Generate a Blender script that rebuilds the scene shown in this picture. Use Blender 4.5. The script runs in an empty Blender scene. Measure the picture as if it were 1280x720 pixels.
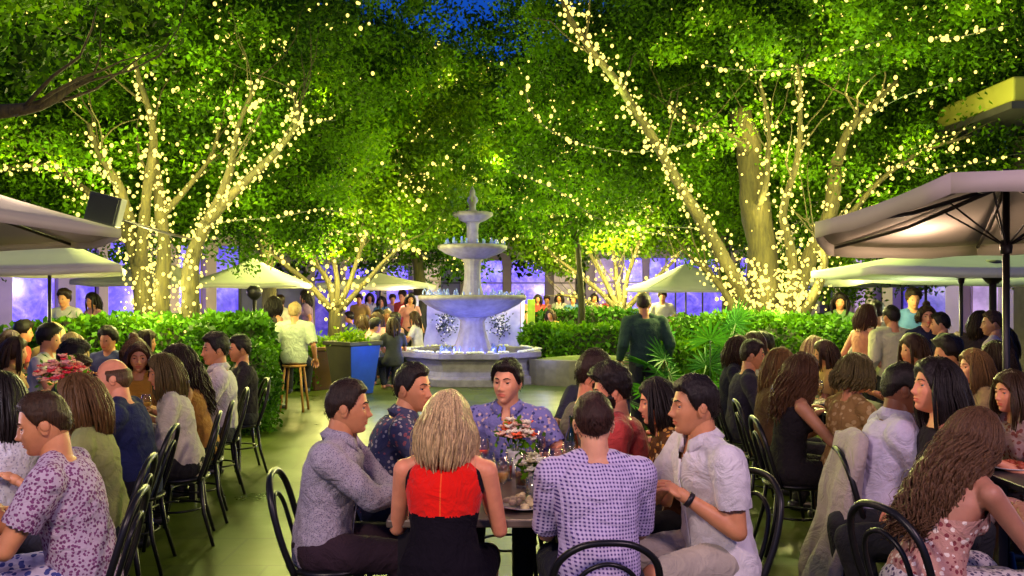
import bpy, math, random
import numpy as np
from mathutils import Vector, Matrix, Euler, noise
PI = math.pi
R = math.radians
random.seed(7)
rng = np.random.default_rng(7)
sc = bpy.context.scene
C = sc.collection
F = 1100.0            # focal length in photograph pixels
CH = 1.72             # camera height
HY = 368.0            # horizon row

def P(px, py, d):
    "a point of the place: photograph column, row and distance in metres"
    return Vector(((px - 640) / F * d, d, CH - (py - HY) / F * d))

# ------------------------------------------------------------------ objects
def thing(name, label, cat, loc=(0, 0, 0), rotz=0, group=None, kind=None):
    o = bpy.data.objects.new(name, None)
    C.objects.link(o)
    o.empty_display_size = .1
    o.location = loc
    o.rotation_euler = (0, 0, rotz)
    tag(o, label, cat, group, kind)
    return o

def tag(o, label=None, cat=None, group=None, kind=None):
    if label: o['label'] = label
    if cat: o['category'] = cat
    if group: o['group'] = group
    if kind: o['kind'] = kind
    return o

def link(name, me, mats, parent=None, loc=None):
    o = bpy.data.objects.new(name, me)
    C.objects.link(o)
    if mats is not None:
        if not isinstance(mats, (list, tuple)): mats = [mats]
        if len(me.materials) == 0:
            for m in mats: me.materials.append(m)
    if parent: o.parent = parent
    if loc is not None: o.location = loc
    return o

def struct(o):
    o['kind'] = 'structure'
    return o

def copy_tree(o, parent=None):
    c = o.copy(); C.objects.link(c); c.parent = parent
    for ch in o.children: copy_tree(ch, c)
    return c

# ------------------------------------------------------------------ mesh builder
class MB:
    def __init__(s):
        s.v = []; s.f = []; s.mi = []
    def add(s, vs, fs, mi=0):
        n = len(s.v)
        s.v.extend([tuple(v) for v in vs])
        s.f.extend([tuple(i + n for i in f) for f in fs])
        s.mi.extend([mi] * len(fs))
        return s
    def box(s, c, sz, M=None, mi=0):
        hx, hy, hz = sz[0] / 2, sz[1] / 2, sz[2] / 2
        vs = [Vector((x, y, z)) for x in (-hx, hx) for y in (-hy, hy) for z in (-hz, hz)]
        if M is not None: vs = [M @ v for v in vs]
        vs = [v + Vector(c) for v in vs]
        return s.add(vs, [(0, 1, 3, 2), (4, 6, 7, 5), (0, 4, 5, 1), (2, 3, 7, 6), (0, 2, 6, 4), (1, 5, 7, 3)], mi)
    def rings(s, rings, cap=True, mi=0, closed=False):
        n = len(rings[0]); vs = [p for r in rings for p in r]; fs = []
        m = len(rings)
        for i in range(m if closed else m - 1):
            a = i * n; b = ((i + 1) % m) * n
            for j in range(n):
                k = (j + 1) % n
                fs.append((a + j, a + k, b + k, b + j))
        if cap and not closed:
            fs.append(tuple(reversed(range(n))))
            fs.append(tuple((m - 1) * n + j for j in range(n)))
        return s.add(vs, fs, mi)
    def tube(s, pts, rad, n=8, mi=0, wob=0, flat=1.0):
        pts = [Vector(p) for p in pts]
        if not isinstance(rad, (list, tuple)): rad = [rad] * len(pts)
        rings = []; up = None
        for i, p in enumerate(pts):
            t = (pts[min(i + 1, len(pts) - 1)] - pts[max(i - 1, 0)])
            t = t.normalized() if t.length > 1e-9 else Vector((0, 0, 1))
            if up is None:
                up = Vector((1, 0, 0)) if abs(t.x) < .8 else Vector((0, 1, 0))
            a = (up - t * up.dot(t)).normalized(); b = t.cross(a); up = a
            ring = []
            for j in range(n):
                ph = 2 * PI * j / n
                r = rad[i] * (1 + (wob * noise.noise(p * 3 + Vector((j * 1.7, 0, 0))) if wob else 0))
                ring.append(p + a * math.cos(ph) * r + b * math.sin(ph) * r * flat)
            rings.append(ring)
        return s.rings(rings, True, mi)
    def lathe(s, prof, n=24, c=(0, 0, 0), mi=0, axis=None, cap=True):
        c = Vector(c)
        rings = [[c + Vector((r * math.cos(2 * PI * j / n), r * math.sin(2 * PI * j / n), z)) for j in range(n)] for r, z in prof]
        return s.rings(rings, cap, mi)
    def ell(s, c, r, M=None, nu=16, nv=10, mi=0):
        c = Vector(c); rings = []
        for i in range(nv + 1):
            th = PI * (i + .02) / (nv + .04)
            ring = []
            for j in range(nu):
                ph = 2 * PI * j / nu
                v = Vector((r[0] * math.sin(th) * math.cos(ph), r[1] * math.sin(th) * math.sin(ph), -r[2] * math.cos(th)))
                if M is not None: v = M @ v
                ring.append(c + v)
            rings.append(ring)
        return s.rings(rings, True, mi)
    def cap(s, p0, r0, p1, r1, n=14, mi=0):
        "round cone"
        p0 = Vector(p0); p1 = Vector(p1)
        t = p1 - p0; L = t.length; t = t / L if L > 1e-6 else Vector((0, 0, 1))
        pts = []; rs = []
        for k in range(5):
            a = PI / 2 * (1 - k / 4.0) * .98
            pts.append(p0 - t * r0 * math.sin(a)); rs.append(max(r0 * math.cos(a), 1e-4))
        for k in range(5):
            a = PI / 2 * k / 4.0 * .98
            pts.append(p1 + t * r1 * math.sin(a)); rs.append(max(r1 * math.cos(a), 1e-4))
        up = Vector((1, 0, 0)) if abs(t.x) < .8 else Vector((0, 1, 0))
        a = (up - t * up.dot(t)).normalized(); b = t.cross(a)
        return s.rings([[p + a * math.cos(2 * PI * j / n) * r + b * math.sin(2 * PI * j / n) * r for j in range(n)] for p, r in zip(pts, rs)], True, mi)
    def mesh(s, name='mesh', smooth=True):
        me = bpy.data.meshes.new(name)
        me.from_pydata(s.v, [], s.f)
        if any(s.mi): me.polygons.foreach_set('material_index', s.mi)
        if smooth: me.polygons.foreach_set('use_smooth', [True] * len(s.f))
        me.update()
        return me
    def build(s, name, mats, parent=None, smooth=True, bevel=0, loc=None):
        o = link(name, s.mesh(name, smooth), mats, parent, loc)
        if bevel:
            b = o.modifiers.new('bevel', 'BEVEL'); b.width = bevel; b.segments = 2; b.limit_method = 'ANGLE'; b.angle_limit = R(40)
        if smooth and bevel == 0:
            pass
        return o

def smoothline(pts, k=4):
    "catmull-rom through points"
    pts = [Vector(p) for p in pts]
    if len(pts) < 3:
        return [pts[0].lerp(pts[-1], i / k) for i in range(k + 1)]
    out = []
    e = [pts[0] * 2 - pts[1]] + pts + [pts[-1] * 2 - pts[-2]]
    for i in range(1, len(e) - 2):
        a, b, c, d = e[i - 1], e[i], e[i + 1], e[i + 2]
        for j in range(k):
            t = j / k
            out.append(.5 * ((2 * b) + (c - a) * t + (2 * a - 5 * b + 4 * c - d) * t * t + (3 * b - a - 3 * c + d) * t ** 3))
    out.append(pts[-1])
    return out

def bake(mb, voxel, smooth=3, disp=None, matfn=None, name='mesh', fac=.5):
    "voxel-union of closed pieces into one continuous surface; matfn(x,y,z arrays)->material index, -1 deletes"
    me0 = mb.mesh('tmp')
    o = bpy.data.objects.new('tmp', me0); C.objects.link(o)
    m = o.modifiers.new('r', 'REMESH'); m.mode = 'VOXEL'; m.voxel_size = voxel; m.use_smooth_shade = True
    if smooth:
        m = o.modifiers.new('s', 'SMOOTH'); m.factor = fac; m.iterations = smooth
    if disp:
        t = bpy.data.textures.new('t', 'CLOUDS'); t.noise_scale = disp[1]; t.noise_depth = 2
        m = o.modifiers.new('d', 'DISPLACE'); m.texture = t; m.strength = disp[0]; m.mid_level = .5; m.texture_coords = 'LOCAL'
    dg = bpy.context.evaluated_depsgraph_get()
    me = bpy.data.meshes.new_from_object(o.evaluated_get(dg))
    bpy.data.objects.remove(o); bpy.data.meshes.remove(me0)
    me.name = name
    me.materials.clear()
    np_ = len(me.polygons)
    if matfn is not None:
        co = np.empty(np_ * 3, np.float32); me.polygons.foreach_get('center', co); co = co.reshape(-1, 3)
        idx = matfn(co[:, 0], co[:, 1], co[:, 2]).astype(np.int32)
        if (idx < 0).any():
            import bmesh
            bm = bmesh.new(); bm.from_mesh(me)
            bm.faces.ensure_lookup_table()
            fl = bm.faces
            for i, f in enumerate(fl): f.material_index = max(0, int(idx[i]))
            bmesh.ops.delete(bm, geom=[fl[int(i)] for i in np.nonzero(idx < 0)[0]], context='FACES')
            bm.to_mesh(me); bm.free()
        else:
            me.polygons.foreach_set('material_index', idx)
    me.polygons.foreach_set('use_smooth', [True] * len(me.polygons))
    me.update()
    return me

# ------------------------------------------------------------------ materials
class NT:
    def __init__(s, name):
        s.m = bpy.data.materials.new(name); s.m.use_nodes = True
        s.t = s.m.node_tree; s.n = s.t.nodes; s.l = s.t.links
        s.b = s.n['Principled BSDF']; s.out = s.n['Material Output']
    def new(s, typ, **kw):
        nd = s.n.new(typ)
        for k, v in kw.items(): setattr(nd, k, v)
        return nd
    def lk(s, a, b): s.l.new(a, b)
    def obj(s): return s.new('ShaderNodeTexCoord').outputs['Object']
    def noise(s, scale, detail=3, vec=None, rough=.5, dist=0):
        n = s.new('ShaderNodeTexNoise'); n.inputs['Scale'].default_value = scale
        n.inputs['Detail'].default_value = detail; n.inputs['Roughness'].default_value = rough
        n.inputs['Distortion'].default_value = dist
        if vec is not None: s.lk(vec, n.inputs['Vector'])
        return n.outputs['Fac']
    def ramp(s, fac, stops, interp='LINEAR'):
        r = s.new('ShaderNodeValToRGB'); r.color_ramp.interpolation = interp
        e = r.color_ramp.elements
        while len(e) > 1: e.remove(e[-1])
        e[0].position = stops[0][0]; e[0].color = (*stops[0][1][:3], 1)
        for p, c in stops[1:]:
            x = e.new(p); x.color = (*c[:3], 1)
        s.lk(fac, r.inputs['Fac'])
        return r.outputs['Color']
    def math(s, op, a, b=None, clamp=False):
        m = s.new('ShaderNodeMath', operation=op, use_clamp=clamp)
        for i, x in enumerate((a, b)):
            if x is None: continue
            if isinstance(x, (int, float)): m.inputs[i].default_value = x
            else: s.lk(x, m.inputs[i])
        return m.outputs[0]
    def mix(s, fac, a, b, blend='MIX'):
        m = s.new('ShaderNodeMix', data_type='RGBA', blend_type=blend)
        for i, x in ((0, fac), (6, a), (7, b)):
            if isinstance(x, (int, float)): m.inputs[i].default_value = x
            elif isinstance(x, (tuple, list)): m.inputs[i].default_value = (*x[:3], 1)
            else: s.lk(x, m.inputs[i])
        return m.outputs[2]
    def bump(s, h, strength=.3, dist=.01):
        b = s.new('ShaderNodeBump'); b.inputs['Strength'].default_value = strength
        b.inputs['Distance'].default_value = dist
        s.lk(h, b.inputs['Height']); s.lk(b.outputs[0], s.b.inputs['Normal'])
    def col(s, c):
        if isinstance(c, (tuple, list)): s.b.inputs['Base Color'].default_value = (*c[:3], 1)
        else: s.lk(c, s.b.inputs['Base Color'])
    def set(s, **kw):
        for k, v in kw.items(): s.b.inputs[k].default_value = v
        return s

_mc = {}
def cached(fn):
    def g(*a):
        k = (fn.__name__,) + a
        if k not in _mc: _mc[k] = fn(*a)
        return _mc[k]
    return g

def sc3(c, k): return tuple(min(1, x * k) for x in c)

@cached
def m_plain(c, rough=.6, metal=0.0, var=.2, scale=8.0, bump=.15):
    t = NT('surface'); v = t.obj()
    n = t.noise(scale, 4, v)
    t.col(t.ramp(n, [(.3, sc3(c, 1 - var)), (.7, sc3(c, 1 + var))]))
    t.set(Roughness=rough, Metallic=metal)
    if bump: t.bump(t.noise(scale * 8, 3, v), bump, .004)
    return t.m

@cached
def m_skin(c, lip=False):
    t = NT('skin'); v = t.obj()
    n = t.noise(14, 4, v)
    t.col(t.ramp(n, [(.3, (c[0] * .86, c[1] * .78, c[2] * .76)), (.7, (min(1, c[0] * 1.08), c[1] * 1.04, c[2] * 1.02))]))
    t.set(Roughness=.48)
    t.b.inputs['Subsurface Weight'].default_value = .12; t.b.inputs['Subsurface Scale'].default_value = .02; t.b.inputs['Subsurface Radius'].default_value = (1, .35, .2)
    t.b.inputs['Specular IOR Level'].default_value = .4
    t.bump(t.noise(160, 2, v), .12, .003)
    return t.m

def _weave(t, v):
    f = t.noise(7, 4, v, .55, 2.2)          # folds
    w = t.noise(420, 1, v)                 # weave
    h = t.math('ADD', t.math('MULTIPLY', f, 1.0), t.math('MULTIPLY', w, .05))
    t.bump(h, .7, .035)

@cached
def m_cloth(c, var=.12, sheen=0.2):
    t = NT('cloth'); v = t.obj()
    n = t.noise(6, 4, v)
    t.col(t.ramp(n, [(.3, sc3(c, 1 - var)), (.7, sc3(c, 1 + var))]))
    t.set(Roughness=.85); t.b.inputs['Sheen Weight'].default_value = sheen if max(c) > .3 else .02; t.b.inputs['Specular IOR Level'].default_value = .12
    _weave(t, v)
    return t.m

@cached
def m_dots(c1, c2, scale=40.0, thr=.42, c3=None):
    "printed cloth: irregular small motifs"
    t = NT('printed_cloth'); v = t.obj()
    vo = t.new('ShaderNodeTexVoronoi'); vo.inputs['Scale'].default_value = scale
    t.lk(v, vo.inputs['Vector'])
    n = t.noise(scale * 1.5, 2, v)
    d = t.math('ADD', vo.outputs['Distance'], t.math('MULTIPLY', t.math('SUBTRACT', n, .5), .5))
    m = t.math('LESS_THAN', d, thr)
    c2o = c2
    if c3:
        sp = t.new('ShaderNodeSeparateColor'); t.lk(vo.outputs['Color'], sp.inputs[0])
        c2o = t.mix(t.math('GREATER_THAN', sp.outputs[0], .5), c2, c3)
    t.col(t.mix(m, c1, c2o)); t.set(Roughness=.85); t.b.inputs['Specular IOR Level'].default_value = .15
    _weave(t, v)
    return t.m

@cached
def m_check(c1, c2, scale=55.0):
    "small gingham"
    t = NT('gingham_cloth'); v = t.obj()
    s = t.new('ShaderNodeSeparateXYZ'); t.lk(v, s.inputs[0])
    wx = t.noise(5, 2, v)
    x = t.math('ADD', t.math('ADD', s.outputs[0], t.math('MULTIPLY', s.outputs[1], .3)), t.math('MULTIPLY', wx, .03))
    z = t.math('ADD', s.outputs[2], t.math('MULTIPLY', wx, -.04))
    a = t.math('GREATER_THAN', t.math('SINE', t.math('MULTIPLY', x, scale * 2 * PI / 1.0 / 1.0)), 0.05)
    b = t.math('GREATER_THAN', t.math('SINE', t.math('MULTIPLY', z, scale * 2 * PI / 1.0 / 1.0)), 0.05)
    k = t.math('ADD', t.math('MULTIPLY', a, b), t.math('MULTIPLY', t.math('ADD', a, b), .14), True)
    t.col(t.mix(k, c1, c2)); t.set(Roughness=.8)
    _weave(t, v)
    return t.m

@cached
def m_hair(c, rough=.4):
    t = NT('hair'); v = t.obj()
    mp = t.new('ShaderNodeMapping'); mp.inputs['Scale'].default_value = (160, 160, 9)
    t.lk(v, mp.inputs['Vector'])
    n = t.noise(1, 3, mp.outputs[0], .7)
    t.col(t.ramp(n, [(.3, sc3(c, .3)), (.52, sc3(c, .85)), (.75, sc3(c, 1.35))]))
    t.set(Roughness=rough); t.b.inputs['Specular IOR Level'].default_value = .22
    t.bump(n, .6, .01)
    return t.m

@cached
def m_glass(c=(1, 1, 1), rough=.02):
    t = NT('glass'); t.col(c)
    t.set(Roughness=rough)
    tr = t.new('ShaderNodeBsdfTransparent'); tr.inputs[0].default_value = (*sc3(c, .97), 1)
    gl = t.new('ShaderNodeBsdfGlossy'); gl.inputs['Roughness'].default_value = .03
    lw = t.new('ShaderNodeLayerWeight'); lw.inputs[0].default_value = .35
    mx = t.new('ShaderNodeMixShader'); t.lk(t.math('ADD', t.math('MULTIPLY', lw.outputs['Facing'], .7), .06, True), mx.inputs[0])
    t.lk(tr.outputs[0], mx.inputs[1]); t.lk(gl.outputs[0], mx.inputs[2]); t.lk(mx.outputs[0], t.out.inputs['Surface'])
    return t.m

@cached
def m_emit(c, s):
    t = NT('lit'); t.col((.02, .02, .02))
    t.b.inputs['Emission Color'].default_value = (*c, 1); t.b.inputs['Emission Strength'].default_value = s
    return t.m

@cached
def m_tint(rough, k=1.0):
    "cloth whose colour comes from the object's own colour (copies differ)"
    t = NT('cloth_of_own_colour'); v = t.obj()
    oi = t.new('ShaderNodeObjectInfo')
    n = t.noise(9, 3, v)
    g = t.ramp(n, [(.3, (.75, .75, .75)), (.7, (1, 1, 1))])
    t.col(t.mix(1.0, oi.outputs['Color'], g, 'MULTIPLY')); t.set(Roughness=rough)
    t.bump(n, .5, .03)
    return t.m

def m_leaf(name, lo, hi, trans=.35, rough=.42):
    t = NT(name)
    at = t.new('ShaderNodeAttribute'); at.attribute_name = 'tone'
    colr = t.ramp(at.outputs['Fac'], [(0, lo), (.8, hi), (1, (hi[0] * 1.7, hi[1] * 1.35, hi[2]))])
    t.col(colr); t.set(Roughness=rough); t.b.inputs['Specular IOR Level'].default_value = .12
    tr = t.new('ShaderNodeBsdfTranslucent')
    t.lk(t.mix(1.0, colr, (1.5, 1.35, .5), 'MULTIPLY'), tr.inputs['Color'])
    mx = t.new('ShaderNodeMixShader'); mx.inputs[0].default_value = trans
    t.lk(t.b.outputs[0], mx.inputs[1]); t.lk(tr.outputs[0], mx.inputs[2]); t.lk(mx.outputs[0], t.out.inputs['Surface'])
    return t.m
# ------------------------------------------------------------------ people
def gs(x, z, cx, cz, sx, sz): return np.exp(-((x - cx) / sx) ** 2 - ((z - cz) / sz) ** 2)

def head_surf(n, fem=False):
    nx, ny, nz = n[..., 0], n[..., 1], n[..., 2]
    x = .075 * nx; y = .097 * ny; z = .118 * nz
    jaw = np.clip((-z - .005) / .11, 0, 1)
    x = x * (1 - (.46 if fem else .36) * jaw ** 1.4)
    back = np.clip((-z - .02) / .09, 0, 1) * (ny < .1)
    y = y * (1 - .4 * back)
    fr = np.clip(ny * 2.2, 0, 1)
    y = y + fr * .034 * jaw ** 1.3
    y = np.where(y > .07, .07 + (y - .07) * .72, y)
    for s in (-1, 1):
        y = y - fr * .011 * gs(x, z, s * .031, .010, .017, .013)
        y = y + fr * (.003 if fem else .006) * gs(x, z, s * .028, .030, .022, .008)
        y = y + fr * .005 * gs(x, z, s * .046, -.018, .020, .020)
        y = y + fr * .007 * gs(x, z, s * .013, -.031, .007, .008)
    k = .8 if fem else 1
    y = y + fr * k * (.021 * gs(x, z, 0, -.026, .011, .013) + .013 * gs(x, z, 0, -.002, .009, .024))
    y = y + fr * (.006 * gs(x, z, 0, -.053, .021, .005) + .007 * gs(x, z, 0, -.064, .017, .006) - .005 * gs(x, z, 0, -.0585, .021, .0022)
                  - .004 * gs(x, z, 0, -.077, .02, .006) + .008 * gs(x, z, 0, -.096, .018, .014))
    return np.stack([x, y, z], -1)

def sph_dirs(nu, nv):
    th = PI * (np.arange(nv + 1) + .02) / (nv + .04); ph = 2 * PI * np.arange(nu) / nu
    T, Q = np.meshgrid(th, ph, indexing='ij')
    return np.stack([np.sin(T) * np.sin(Q), np.sin(T) * np.cos(Q), -np.cos(T)], -1)

def grid_faces(nu, nv, keep=None):
    fs = []
    for i in range(nv):
        for j in range(nu):
            k = (j + 1) % nu
            if keep is not None and not (keep[i, j] or keep[i + 1, j] or keep[i, k] or keep[i + 1, k]): continue
            fs.append((i * nu + j, (i + 1) * nu + j, (i + 1) * nu + k, i * nu + k))
    return fs

HL = {  # hairline: azimuth from the face (degrees) -> lowest height (unit sphere z) with hair
    'short': ([0, 35, 55, 72, 82, 100, 130, 180], [.58, .60, .50, .10, -.10, .12, -.38, -.50]),
    'crop':  ([0, 35, 55, 72, 82, 100, 130, 180], [.64, .64, .54, .20, .02, .18, -.32, -.46]),
    'bald':  ([0, 60, 78, 100, 135, 180], [1.5, 1.2, -.15, -.10, -.50, -.60]),
    'long':  ([0, 25, 45, 62, 80, 100, 180], [.56, .50, .30, -.1, -.45, -.6, -.7]),
}
def hair_mask(n, kind):
    az = np.degrees(np.arccos(np.clip(n[..., 1] / np.maximum(np.hypot(n[..., 0], n[..., 1]), 1e-6), -1, 1)))
    a, z = HL[kind]
    m = (n[..., 2] - np.interp(az, a, z)) / .10
    if kind == 'bald': m = np.minimum(m, (.62 - n[..., 2]) / .38)
    return m

def npnoise(p, s, seed=0.0):
    "cheap smooth noise on arrays, about -1..1"
    x, y, z = p[..., 0] * s + seed, p[..., 1] * s + seed * 1.7, p[..., 2] * s - seed
    return (np.sin(x * 1.7 + np.sin(y * 2.3 + 1.1) * 1.3) + np.sin(y * 2.1 + np.sin(z * 1.9 + 2.) * 1.2) + np.sin(z * 2.6 + np.sin(x * 2.2 + .4) * 1.4)) / 3

def hair_mesh(kind, T=.014, length=.0, fem=False, seed=1, down=Vector((0, 0, -1)), lo=False, wave=.0, locks=170, part=0.0,
              sweep=0.0, curl=1.0, back_only=False, bun=None, spikes=420, front=58, spread=1.0):
    r = random.Random(seed); mb = MB()
    hk = 'long' if length > 0 or kind == 'long' else kind
    nu, nv = (28, 20) if lo else (84, 60)
    n = sph_dirs(nu, nv); m = hair_mask(n, hk)
    t = np.clip(m, 0, 1); t = t * t * (3 - 2 * t)
    ns = npnoise(n, 4., seed) * .16 + npnoise(n * np.array([3, 3, 1]), 9., seed + 3) * .12
    Tz = T * (1.35 if hk in ('short', 'crop') else 1) * (np.clip(.38 + 1.0 * (n[..., 2] + .1), .38, 1.15) if hk in ('short', 'crop') else 1)
    off = -.006 + (Tz + .006) * t * (1 + ns * (1 if T > .008 else .4)) * (1 + .25 * np.clip(n[..., 2], 0, 1))
    p = head_surf(n, fem) + n * off[..., None]
    keep = m > -.4
    mb.add(p.reshape(-1, 3), grid_faces(nu, nv, keep))
    if not lo and hk in ('short', 'crop') and T > .006:
        for _ in range(spikes):
            v = Vector((r.gauss(0, 1), r.gauss(0, 1), r.gauss(0, 1))).normalized()
            if hair_mask(np.array(v), hk) < .15: continue
            b = Vector(head_surf(np.array(v), fem)) + v * T * .75
            tang = Vector((v.x * .4, .25 + v.y * .2, -.9 + (v.z > .6) * .9)); tang = (tang - v * tang.dot(v))
            if tang.length < .01: continue
            d = (tang.normalized() + v * r.uniform(.25, .6) + Vector((r.uniform(-.3, .3),) * 3)).normalized()
            L = r.uniform(.5, 1.1) * max(T, .008) * 1.3; s = v.cross(d).normalized() * .0022
            mb.add([b + s, b - s, b + v * .003, b + d * L], [(0, 1, 3), (1, 2, 3), (2, 0, 3)])
    if length > 0:
        dn = (down.normalized() + Vector((0, -sweep, 0))).normalized(); nl = 34 if lo else int(locks * 1.9)
        k = 0
        while k < nl:
            az = r.uniform(front, 360 - front); el = r.uniform(.0, 1.0)
            a = R(az); k += 1
            # start high near the parting, follow the skull down
            pts = []; rs = []
            top = r.uniform(.15, 1.15); low = r.uniform(1.5, 1.85) if abs(180 - az) > 90 else r.uniform(1.45, 2.0)
            o = T * r.uniform(.65, 1.25)
            ph = r.uniform(0, 6.28); wf = r.uniform(18, 30) * curl
            for i in range(5):
                th = top + (low - top) * i / 4
                nn = np.array([math.sin(th) * math.sin(a), math.sin(th) * math.cos(a), math.cos(th)])
                q = Vector(head_surf(nn, fem)) + Vector(nn) * (o + .004 * i)
                pts.append(q)
            q0 = pts[-1].copy(); out = Vector((math.sin(a), math.cos(a), 0))
            L = max(.03, (length + q0.z) * r.uniform(.82, 1.05)) if length else .05
            L = length * r.uniform(.72, 1.06) - (.0 - 0) ; steps = 5 if lo else (16 if curl > 1 else 8)
            for i in range(1, steps + 1):
                f = i / steps
                w = wave * math.sin(ph + f * L * wf) ; w2 = wave * math.cos(ph + f * L * wf * 1.2)
                q = q0 + dn * L * f + out * (.018 * math.sin(f * PI * .9) * spread) + Vector((w, w2, 0)) + Vector((0, -.02 * f, 0)) \
                    + Vector((-q0.x * .25 * f * f, 0, 0)) * (2 - spread)
                pts.append(q)
            wd = r.uniform(.005, .0095) * (2.6 if lo else 1)
            m_ = len(pts)
            if not lo and r.random() < .16:
                wd = .0014; jx = Vector((r.gauss(0, .012), r.gauss(0, .012), r.gauss(0, .006)))
                pts = [q_ + jx * (i_ / m_) + out * .008 * (i_ > 3) for i_, q_ in enumerate(pts)]
            rs = [wd * (.35 + .65 * min(1, i / 3)) * (1 - .8 * max(0, (i - m_ * .55) / (m_ * .45)) ** 1.5) for i in range(m_)]
            mb.tube(pts, rs, 4, flat=.6)
    if bun:
        c = Vector(bun[0]); rr = bun[1]
        for _ in range(26 if not lo else 6):
            q = Vector((r.gauss(0, 1), r.gauss(0, 1), r.gauss(0, 1))).normalized()
            mb.ell(c + q * rr * .45, (rr * .6,) * 3, None, 8, 6)
    return mb

def rot_to(d, up=Vector((0, 0, 1))):
    d = Vector(d).normalized(); s = d.cross(up)
    if s.length < 1e-3: s = Vector((1, 0, 0))
    s.normalize(); u = s.cross(d)
    return Matrix((s, d, u)).transposed()   # columns: side, dir, up

def hand(mb, W, d, nrm, side, curl=.5, k=1.0, spread=.0):
    "palm, four unequal bent fingers, thumb; nrm = back of the hand"
    d = Vector(d).normalized(); nrm = Vector(nrm); nrm = (nrm - d * nrm.dot(d)).normalized()
    s = d.cross(nrm).normalized() * side       # towards the thumb
    M = Matrix((s, d, nrm)).transposed()
    mb.cap(W, .027 * k, W + d * .025 * k, .028 * k, 10)
    mb.ell(W + d * .052 * k, (.041 * k, .05 * k, .016 * k), M, 14, 8)
    for i, (o, L) in enumerate(((.031, .068), (.0105, .078), (-.0105, .072), (-.030, .056))):
        b = W + d * (.088 - .006 * (i in (0, 3))) * k + s * o * k
        a = R(12) + curl * .15; seg = [L * .46, L * .30, L * .26]
        q = b; dd = (d + s * o * (4 + spread * 12)).normalized()
        r0 = .0092 * k
        for j in range(3):
            a += curl * (.55 if j else .35)
            v = dd * math.cos(a) - nrm * math.sin(a)
            q2 = q + v * seg[j] * k
            mb.cap(q, r0, q2, r0 * .88, 8); q = q2; r0 *= .88
    q = W + d * .02 * k + s * .028 * k - nrm * .006 * k
    for j, L in enumerate((.04, .032, .026)):
        v = (s * (.75 - .3 * j - curl * .2) + d * (.75 + .1 * j) - nrm * (.25 + curl * .3)).normalized()
        q2 = q + v * L * k
        mb.cap(q, (.0135 - .002 * j) * k, q2, (.0115 - .002 * j) * k, 8); q = q2

def elbow(S, W, hint, l1, l2):
    v = W - S; D = min(v.length, (l1 + l2) * .995); v.normalize(); W = S + v * D
    a = (l1 * l1 - l2 * l2 + D * D) / (2 * D); h = math.sqrt(max(l1 * l1 - a * a, 0))
    hint = Vector(hint); hh = (hint - v * hint.dot(v)).normalized()
    return S + v * a + hh * h, W

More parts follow.
